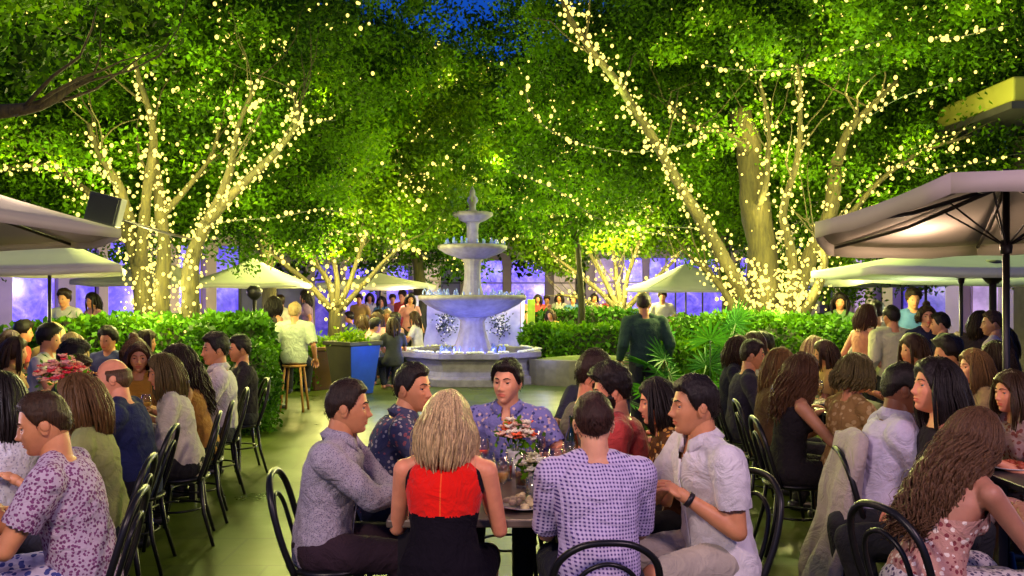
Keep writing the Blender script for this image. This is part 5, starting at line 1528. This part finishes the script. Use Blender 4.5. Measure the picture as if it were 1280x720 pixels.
# --- right long table
def halter(X, Y, Z):
    yc = Y - (Z - .545) * .445
    idx = np.where((Z > .80) & (yc < .03) & (np.abs(X - .03 * np.sin(Z * 40)) < .5), -1, 0)
    idx = np.where((Z > .80) & (Z < .835) & (yc < .03), 0, idx)
    idx = np.where((Z > .97) & (np.abs(X) > .13), -1, idx)
    return idx
seat('woman with very long curly hair, pink floral halter top and printed skirt at front right', 1.66, 3.55, -72, 'black hooped chair, nearest at the right, behind the printed skirt', fem=True, lean=25, yaw=-6, pitch=18, k=.98,
     skin=(.46, .22, .14), haircol=(.12, .06, .028), hair=dict(kind='long', T=.020, length=.46, seed=81, locks=280, wave=.014, front=66, sweep=.60, curl=2.3, spread=.5),
     L=((-.16, .50, .80), (-.8, -.3, -1), dict(curl=.4)), Rr=((.02, .50, .80), (1.0, -.4, -1), dict(curl=.5)),
     top=dict(kind='top', mat=m_dots((.50, .27, .22), (.22, .05, .06), 42., .40, (.8, .7, .6)), sleeve='none', cut=halter, inf=.012, t1=.44), bottom=dict(kind='skirt', mat=m_dots((.55, .50, .50), (.10, .08, .14), 55., .40), inf=.02))
def coat_extra(root, d):
    b = MB(); rings = []
    for i in range(11):
        z = .99 - .03 * (i > 0) - max(0, i - 1) * .095; w_ = (.12, .205, .225, .215, .205, .21, .22, .225, .235, .24, .25)[i]; off = -.13 - .014 * i + .012 * math.sin(i * 1.3)
        ring = []
        for j in range(28):
            a = 2 * PI * j / 28; fold = (.35 if i == 0 else 1) * (1 + (.05 + .06 * i) * math.sin(a * 6 + i * .35) + .20 * math.sin(a * 3 + 1.1 + i * .2))
            ring.append(Vector((math.cos(a) * w_ * (1 - .1 * (i == 0)), off + math.sin(a) * (.06 + .006 * i) * fold, z)))
        rings.append(ring)
    b.rings(rings)
    rings = []
    for i in range(9):
        f = i / 8; rings.append([Vector((-.20 - .03 * math.sin(f * 3) + .045 * math.cos(2 * PI * j / 12), -.15 - .10 * f + .05 * math.sin(2 * PI * j / 12), .95 - .62 * f)) for j in range(12)])
    b.rings(rings)
    c = b.build('coat', m_cloth((.42, .36, .33)), None)
    c.matrix_world = root.matrix_basis
    tag(c, 'long beige-grey coat hung over the back of the chair at the right', 'coat')
seat('man in a pale lilac long-sleeved shirt, his chair draped with a coat', 1.98, 4.72, -84, 'black chair draped with a beige coat', lean=8, yaw=4, pitch=6, k=1.04, skin=SK['deep'], haircol=BLK, hair=dict(kind='crop', T=.010, seed=83),
     Rr=((.04, .42, .82), (.8, -.4, -1), {}), top=ttop((.58, .54, .70), sleeve='long', inf=.024, disp=(.024, .12), collar=True), extra=coat_extra)
def cap_extra(root, d):
    hp = d['hp']; b = MB()
    rings = []
    for z, r_, o in ((.040, 1.06, 0), (.065, 1.14, .004), (.085, 1.10, .008), (.105, .85, .012), (.116, .45, .014), (.118, .05, .014)):
        rings.append([hp((.085 * r_ * math.sin(a), o + .107 * r_ * math.cos(a), z + .012 * math.cos(a) * -1)) for a in [2 * PI * j / 28 for j in range(28)]])
    b.rings(rings); 
    rings = []
    for j in range(13):
        a = R(-62 + 124 * j / 12)
        rings.append([hp((.085 * math.sin(a), .105 * math.cos(a), .038)), hp((.105 * math.sin(a), .10 * math.cos(a) + .06 * math.cos(a), .022)), hp((.105 * math.sin(a), .10 * math.cos(a) + .06 * math.cos(a), .018)), hp((.085 * math.sin(a), .10 * math.cos(a), .030))])
    b.rings(rings); b.build('flat_cap', m_cloth((.075, .055, .03)), root)
seat('man in a brown flat cap leaning forward beyond the lilac shirt', 2.26, 5.10, -70, 'black chair under the man in the flat cap', lean=16, yaw=-6, pitch=14, k=1.06, skin=SK['mid'], haircol=DBR, hair=dict(kind='crop', T=.008, seed=85), beard=True,
     top=ttop((.07, .05, .06), sleeve='long'), extra=cap_extra)
seat('black-haired guest in a sleeveless black top facing left at the right table', 2.15, 4.36, 76, None, lean=2, yaw=10, pitch=-4, k=1.10, fem=True, skin=SK['rose'], haircol=BLK, hair=dict(kind='long', T=.020, length=.20, seed=87, front=66),
     top=ttop((.02, .014, .02), kind='top', sleeve='none'), L=((-.1, .20, .64), (-1, -.4, -1), {}), Rr=((.1, .20, .64), (1, -.4, -1), {}))
seat('woman in a black strapless dress with long wavy brown hair at the right', 1.86, 5.95, -78, 'black chair under the woman in the strapless dress', fem=True, lean=8, yaw=6, pitch=6, k=1.0, skin=(.48, .24, .13), haircol=(.10, .045, .018),
     hair=dict(kind='long', T=.024, length=.30, seed=89, locks=230, wave=.012, curl=1.8, sweep=.25), top=dict(kind='dress', mat=m_cloth((.014, .012, .014)), sleeve='none', cut=lambda X, Y, Z: np.where(Z > .98, -1, 0), t1=.44), bottom=False,
     Rr=((.1, .44, .80), (.9, -.3, -1), {}))
seat('guest with short fair hair and a printed scarf at the right table', 2.17, 5.75, -60, None, fem=True, lean=6, yaw=0, pitch=8, k=1.0, skin=SK['tan'], haircol=(.14, .11, .035), hair=dict(kind='long', T=.03, length=.05, seed=91), top=dict(kind='blouse', mat=m_dots((.30, .18, .06), (.5, .35, .15), 24., .36), sleeve='long'))
seat('long-haired woman in gold-lit profile in the middle of the right row', 1.98, 6.9, -80, 'black chair in the middle of the right row', fem=True, lean=10, yaw=0, pitch=4, k=.98, skin=(.5, .26, .12), haircol=(.20, .10, .03), hair=dict(kind='long', T=.022, length=.26, seed=93, wave=.008), top=ttop((.12, .07, .03), kind='blouse', sleeve='short'))
seat('man with dark hair facing right further up the right row', 2.0, 7.7, -84, 'black chair further up the right row', lean=8, k=1.0, skin=SK['tan'], haircol=DBR, hair=dict(kind='short', T=0.014, seed=95), top=ttop((.04, .035, .05), sleeve='long'))
seat('woman with a brown ponytail at the far end of the right row', 2.1, 8.5, -88, 'black chair at the far end of the right row', fem=True, lean=6, k=1.0, skin=SK['fair'], haircol=BRN, hair=dict(kind='long', T=.02, length=.14, seed=97), top=ttop((.02, .02, .03), kind='blouse', sleeve='short'))
seat('woman facing left with her hand by her face at the right long table', 3.45, 6.4, 80, None, fem=True, lean=6, yaw=6, k=1.0, skin=SK['fair'], haircol=LBR, hair=dict(kind='long', T=.02, length=.2, seed=99), top=ttop((.25, .18, .10), kind='blouse', sleeve='short'))
seat('woman with smooth dark hair in a grey-brown wrap seen from behind at the right edge', 3.78, 6.75, 30, None, fem=True, lean=4, yaw=10, k=1.04, skin=SK['tan'], haircol=DBR, hair=dict(kind='long', T=.022, length=.24, seed=101), top=ttop((.20, .17, .12), kind='blouse', sleeve='long'))
seat('guest in a printed gown beyond the curly-haired woman at the right edge', 2.98, 5.05, 96, None, fem=True, lean=10, yaw=0, k=.96, skin=SK['rose'], haircol=BRN, hair=dict(kind='long', T=.02, length=.18, seed=103), top=dict(kind='dress', mat=m_dots((.5, .35, .3), (.3, .1, .08), 30., .35), sleeve='short'), bottom=False)
seat('guest in a violet-lit grey shirt at the right edge further back', 3.55, 5.75, 86, None, lean=4, yaw=0, k=1.0, skin=SK['fair'], haircol=BLK, hair=dict(kind='short', T=0.014, seed=105), top=ttop((.22, .20, .26), sleeve='short'))

# --- standing guests
for o in list(bpy.data.objects):
    if o.get('label') == 'black chair under the man in the checked shirt': o.scale.z = .86
st = thing('stool', 'dark low stool under the blonde woman', 'stool', (-.29, 3.66, 0))
b = MB(); b.lathe([(.02, .42), (.17, .42), (.18, .45), (.02, .46)], 24); b.build('seat', CH_M, st)
for i in range(4): q = MB(); a = PI / 4 + i * PI / 2; q.tube([(.12 * math.cos(a), .12 * math.sin(a), .43), (.19 * math.cos(a), .19 * math.sin(a), 0)], .014, 8); q.build('leg', CH_M, st)
def stand(label, px, d, face, **kw):
    kw.setdefault('voxel', .014)
    return person(label, P(px, 0, d).x, d, face, pose='stand', lean=2, **kw)
stand('standing man in a dark green shirt seen from behind at the hedge', 806, 10.6, 8, k=1.0, skin=SK['mid'], haircol=DBR, hair=dict(kind='crop', T=.012, seed=111), top=ttop((.03, .06, .045), sleeve='long', inf=.025), hw=1.05, yaw=-20)
stand('standing woman with reddish-brown hair in a coral top at the right', 1080, 9.6, -70, fem=True, k=.93, skin=SK['fair'], haircol=(.08, .03, .02), hair=dict(kind='long', T=.024, length=.14, seed=113), top=ttop((.55, .22, .15), kind='top', sleeve='none'), yaw=-10)
stand('standing man in a cream shirt seen from behind at the right', 1117, 9.4, 8, k=.92, skin=SK['tan'], haircol=BLK, hair=dict(kind='crop', T=.014, seed=115), top=ttop((.60, .58, .34), sleeve='long', inf=.025), hw=1.08)
stand('standing person in white half hidden behind the cream shirt', 1096, 10.4, -20, k=.94, skin=SK['fair'], haircol=BLK, hair=dict(kind='short', T=.02, seed=117), top=ttop((.6, .57, .5), sleeve='long'))
stand('standing woman in a navy dress with hair tied up at the right', 1157, 9.3, 170, fem=True, k=.93, skin=SK['fair'], haircol=BRN, hair=dict(kind='long', T=.016, length=.02, seed=119, bun=((0, -.03, .14), .045)), top=ttop((.02, .022, .06), kind='dress', sleeve='long'))
stand('standing person in dark clothes turned away beside the navy dress', 1180, 9.1, 60, k=.88, skin=SK['fair'], haircol=BLK, hair=dict(kind='short', T=0.016, seed=121), top=ttop((.018, .018, .04), sleeve='long'))
stand('standing man with a buttoned shirt and short hair talking at the far right', 1246, 8.3, 50, k=.90, skin=(.42, .22, .12), haircol=BRN, hair=dict(kind='crop', T=.014, seed=123), top=ttop((.45, .38, .38), sleeve='long'), yaw=20)
stand('standing person in a black top close to the man at the far right', 1222, 8.8, -60, fem=True, k=.90, skin=SK['tan'], haircol=DBR, hair=dict(kind='long', T=.02, length=.15, seed=125), top=ttop((.03, .02, .03), kind='top', sleeve='short'))
stand('woman with dark hair and a bare back standing left of the pale shirt', 340, 13.2, -30, fem=True, k=.97, skin=(.42, .2, .13), haircol=BLK, hair=dict(kind='long', T=.03, length=.14, seed=127), top=ttop((.05, .04, .04), kind='top', sleeve='none'))
person('person in a pale grey-green shirt perched on a stool seen from behind', P(368, 0, 13).x, 13.0, 5, pose='high', lean=2, k=1.0, skin=SK['tan'], haircol=BLD, hair=dict(kind='short', T=.02, seed=129), top=ttop((.50, .54, .42), sleeve='elbow', inf=.03), voxel=.014, hw=1.05)
st = thing('bar_stool', 'tall orange-lit wooden stool under the person in the pale shirt', 'stool', (P(368, 0, 13).x, 13.0, 0))
ORW = m_plain((.45, .20, .05), .5)
b = MB(); b.lathe([(.02, .655), (.17, .655), (.18, .68), (.02, .69)], 20); b.build('seat', ORW, st)
for sx in (-1, 1):
    for sy in (-1, 1): q = MB(); q.tube([(sx * .11, sy * .11, .66), (sx * .17, sy * .17, 0)], .018, 8); q.build('leg', ORW, st)

# --- crowd further back: four figures, copied
def tint_person(kind, fem, pose, hk, c):
    return person('x', 0, 0, 0, pose=pose, fem=fem, lo=True, skin=SK['tan'], haircol=c, hair=hk, lean=5, top=dict(kind='shirt', mat=m_tint(.8), sleeve='short', inf=.02), bottom=dict(mat=m_cloth((.03, .03, .04))))
protos = [tint_person(0, False, 'sit', dict(kind='short', T=.03, seed=201), BLK), tint_person(1, True, 'sit', dict(kind='long', T=.03, length=.2, seed=202), BRN),
          tint_person(2, False, 'stand', dict(kind='short', T=.03, seed=203), DBR), tint_person(3, True, 'stand', dict(kind='long', T=.03, length=.2, seed=204), BLK),
          tint_person(4, True, 'sit', dict(kind='long', T=.03, length=.22, seed=205), BLD)]
COLN = [((.5, .05, .05), 'red'), ((.6, .55, .5), 'white'), ((.05, .06, .2), 'navy'), ((.03, .03, .03), 'black'), ((.5, .3, .08), 'amber'), ((.35, .2, .4), 'violet'), ((.10, .2, .08), 'green'),
        ((.6, .25, .25), 'pink'), ((.3, .3, .32), 'grey'), ((.08, .2, .45), 'blue'), ((.35, .17, .08), 'rust')]
crowd = [  # px, distance, prototype, heading, colour, words for the place
 (457, 17.2, 1, 60, 3, 'by the olive planter, left of the far tables'), (470, 19, 0, -100, 4, 'at the far tables right of the vase-shaped tree'), (484, 20, 4, 190, 0, 'at the far tables below the thin pale canopy'),
 (498, 18, 0, 120, 10, 'at the middle tables left of the fountain'), (512, 20.5, 3, 200, 7, 'walking just left of the pavilion frame'), (522, 18.6, 1, 80, 3, 'nearest the fountain on its left'), (478, 22.5, 3, 170, 9, 'behind the far tables left of the fountain'),
 (505, 23, 2, 150, 0, 'behind the walking woman left of the fountain'), (440, 21.5, 0, 90, 2, 'right behind the stem of the vase-shaped tree'), (465, 16.0, 0, -60, 8, 'in front of the far tables beside the planter'), (492, 15.8, 1, 20, 3, 'on the dark seats left of the fountain pool'),
 (672, 25, 3, 180, 0, 'right of the yellow-green post'), (684, 26, 2, 170, 7, 'between the green post and the low tree'), (700, 25.5, 3, 160, 1, 'behind the low hedge near the shop lights'), (715, 25, 2, 200, 9, 'in the shop light left of the low tree'), (728, 26.5, 2, 180, 2, 'close behind the person in blue at the shop light'),
 (742, 25.5, 3, 190, 5, 'left of the foot of the low spreading tree'), (812, 17, 1, 100, 3, 'behind the standing man in green'), (858, 14.6, 0, 60, 3, 'at the tables right of the standing man'), (876, 15, 4, -80, 4, 'in warm light behind the fan palm'), (892, 15.4, 1, -40, 2, 'just left of the lit trunk'), (912, 17, 0, 60, 8, 'under the lit trunk in violet light'),
 (22, 11.6, 0, -60, 0, 'at the far left behind the dark bob'), (66, 11.2, 4, 20, 4, 'behind the bouquet with long golden hair'), (4, 10, 1, -80, 3, 'at the extreme left edge'), (42, 12.5, 1, 100, 5, 'between the red shirt and the golden hair'), (90, 12, 0, 100, 6, 'left of the long hedge'),
 (1020, 14.2, 0, -60, 3, 'right of the lit trunk behind the hedge'), (1262, 9.6, 1, 60, 5, 'in violet light at the far right'), (1205, 10.6, 1, 120, 8, 'between the dark post and the standing pair at the right'), (1062, 12.5, 1, -60, 10, 'behind the coral top'),
 (450, 24, 2, 170, 4, 'far back left, before the shop front'), (462, 25.5, 3, 190, 1, 'far back in pale clothes left of the fountain'), (532, 25, 3, 160, 10, 'inside the pavilion side left of the bowl'), (490, 26, 2, 200, 5, 'far back between the tables and the pavilion'), (516, 27, 2, 180, 0, 'farthest back left of the pavilion'),
 (474, 17, 1, 150, 7, 'at the nearer far table turned to the camera'), (690, 22, 1, 150, 4, 'seated by the low pale hedge'), (760, 27, 2, 170, 0, 'behind the low spreading tree'), (652, 24, 2, 180, 10, 'just right of the pavilion frame'), (845, 18.5, 4, 150, 7, 'under the pointed umbrella'), (828, 21.5, 2, 170, 3, 'beside the pointed umbrella pole'),
 (120, 15, 3, 150, 7, 'before the left building columns'), (84, 14.5, 2, 170, 1, 'standing left before the violet-glowing panels'), (1140, 12.5, 2, 170, 9, 'behind the navy dress near the building'), (1050, 13.5, 3, 160, 6, 'by the right building column behind the coral top'),
 (8, 8.2, 1, -70, 10, 'at the left edge beyond the bouquet'), (52, 9.2, 0, -80, 1, 'just above the bouquet'), (98, 9.6, 4, 100, 7, 'between the bouquet and the hedge'), (140, 10.2, 0, 170, 2, 'right in front of the long left hedge'), (175, 10.0, 1, -80, 4, 'against the long hedge above the balding man'),
 (1152, 7.7, 1, 90, 1, 'above the flat cap'), (1196, 7.3, 0, 80, 6, 'above the black-haired guest'), (1010, 9.2, 4, -80, 10, 'beside the right hedge in the far row'), (962, 9.4, 0, 90, 5, 'in front of the fan palms at the far row'), (1040, 8.4, 1, 80, 4, 'across from the far right row'), (935, 8.9, 1, -70, 3, 'nearest the fan palms'),
 (385, 19.5, 3, 100, 5, 'in violet light left of the vase-shaped tree'), (352, 19, 2, 40, 3, 'under the wide cream canopy behind the pale shirt'), (300, 18, 0, -80, 2, 'under the wide cream canopy near the thin post')]
used = set()
for px, d, pi, hd, ci, wd in crowd:
    src = protos[pi]
    if pi in used: o = copy_tree(src)
    else: o = src; used.add(pi)
    o.location = (P(px, 0, d).x, d, 0); o.rotation_euler = (0, 0, R(hd)); s_ = random.uniform(.95, 1.04); o.scale = (s_,) * 3
    if ci == 3 and random.random() < .6: ci = 1
    c, cn = COLN[ci]
    for ch in o.children:
        if ch.name.startswith('shirt'): ch.color = (*c, 1)
    verb = 'standing' if pi in (2, 3) else 'seated'
    o['label'] = f'small {verb} guest in {cn} {wd}'; o['group'] = 'guests further back in the court'
# far tables
for px, d, lb in ((478, 18.2, 'far dark table left of the fountain'), (500, 19.4, 'far table below the thin pale canopy'), (868, 15.2, 'far table behind the right hedge'), (40, 11.3, 'far table at the left behind the bouquet')):
    table(lb, P(px, 0, d).x, d, .8, .8, mat=DARKT)
# ------------------------------------------------------------------ light
WARM = (.95, .90, .28); GRN = (.78, 1, .22)
K = .95
for px, py, d, e, c in ((195, 330, 11.5, 170, WARM), (250, 250, 10.8, 170, WARM), (330, 200, 10.8, 170, GRN), (60, 230, 11, 170, GRN), (200, 120, 10.8, 90, GRN), 
                        (930, 300, 11.2, 230, WARM), (1010, 330, 11.4, 170, WARM), (860, 220, 11, 200, GRN), (1040, 180, 11, 170, GRN), (1150, 150, 11, 90, GRN), (760, 120, 11.6, 80, GRN), (1230, 190, 10.5, 60, GRN),
                        (420, 330, 15.8, 170, WARM), (500, 310, 16.6, 90, GRN), (350, 300, 16, 90, GRN),
                        (775, 330, 21.5, 420, WARM), (700, 280, 17.8, 230, GRN), (820, 300, 21.5, 250, WARM), (600, 300, 20.5, 200, GRN), (480, 200, 19, 150, GRN), (650, 160, 17, 160, GRN)):
    lamp('crown_fill', P(px, py, d), e * K * (1.35 if c is WARM else .72), c, size=.12)  # added point fill before the crowns, for bulb and uplight glow
for q in LL:
    lamp('string_lamp', q, 11 * (q.y / 12) ** 2 * 2.3, (1, .86, .24), size=.07)
for px, py, d in ((400, 262, 11.2), (320, 276, 11.2), (680, 160, 11.1), (780, 188, 11.1), (700, 240, 11.6), (800, 280, 11.6), (960, 84, 10.8), (1230, 38, 10.3), (430, 290, 16.1), (700, 292, 21.6), (660, 296, 21.4), (560, 90, 20), (600, 60, 17.5), (620, 200, 19), (520, 150, 20.5), (480, 260, 20), (560, 280, 21), (100, 60, 10.9), (250, 60, 11), (400, 120, 14), (90, 30, 6.8)):
    lamp('string_lamp', P(px, py, d), 22 * (d / 12) ** 2, (1, .86, .24), size=.07)
lamp('pink_fill_sun', (0, 0, 10), .07, (1, .70, .72), 'SUN', 14, aim=(1.2, 8, 0))  # added soft pink fill from the camera side
lamp('court_key', (-1.6, .8, 3.2), 350, (1, .74, .58), size=.25)  # added key lights above the camera for the guests, no fixtures seen
lamp('court_key', (2.2, 1.0, 3.2), 300, (1, .66, .76), size=.25)
lamp('table_fill', (-3.0, 5.4, 2.5), 28, (1, .70, .50), size=.12)  # added warm fill over the tables, no lamp stands here
lamp('table_fill', (-3.0, 7.6, 2.3), 28, (1, .62, .38), size=.12)
lamp('table_fill', (2.9, 6.2, 2.0), 22, (1, .66, .42), size=.12)
lamp('table_fill', (2.9, 8.2, 2.1), 22, (1, .66, .42), size=.12)
lamp('table_fill', (.1, 4.7, 2.1), 26, (1, .58, .40), size=.12)
BLU = (.22, .25, 1); VIO = (.30, .20, 1)
for px, py, d, e in ((560, 438, 16.9, 40), (622, 438, 16.9, 40), (540, 420, 16.0, 22), (645, 420, 16.0, 22), (545, 400, 21.6, 45), (635, 400, 21.6, 45), (566, 350, 17.1, 7), (616, 350, 17.1, 7), (591, 340, 18.6, 10), (578, 288, 17.2, 3), (604, 288, 17.2, 3), (574, 248, 17.6, 2), (607, 248, 17.6, 2), (500, 440, 16.4, 9), (680, 440, 16.4, 9)):
    lamp('fountain_lamp', P(px, py, d), e, BLU, size=.06)
for x, y, z, e, c in ((-9.5, 17.5, 1.8, 90, VIO), (-7.5, 19.2, 1.6, 60, (1, .75, .6)), (-11, 15, 1.8, 60, VIO), (-4.8, 16.4, 1.4, 40, (1, .9, .6)), (-5.6, 10, 1.6, 25, (1, .85, .5)), (8, 17, 1.8, 80, VIO), (10, 14.5, 1.7, 60, VIO), (5, 10.5, 1.6, 25, (.9, .95, .6)),
                    (5.5, 12, 2.6, 50, (1, .85, .5)), (3.95, 19.2, 1.5, 50, (.9, .9, .5)), (4.2, 28, 2, 130, VIO), (-2.6, 20.5, 1.7, 60, (1, .7, .4)), (-3.4, 24, 2.0, 60, VIO), (1.2, 27, 1.9, 120, (1, .8, .75)), (3.9, 15.5, 1.6, 30, (1, .6, .25))):
    lamp('terrace_lamp', (x, y, z), e, c, size=.15)
lamp('canopy_fill', (-3.1, 3.9, 1.3), 22, (.95, .80, 1), size=.1)  # added fill from below, lightens the undersides of the umbrellas
lamp('canopy_fill', (3.1, 4.2, 1.15), 9, (1, .74, .68), size=.4)
lamp('planter_fill', (P(480, 0, 15).x, 14.7, .8), 7, (.08, .25, 1), size=.08)  # added blue fill beside the planter's right face
lamp('terrace_lamp', (7.6, 11.2, 5.2), 5, (1, .95, .4), size=.3)
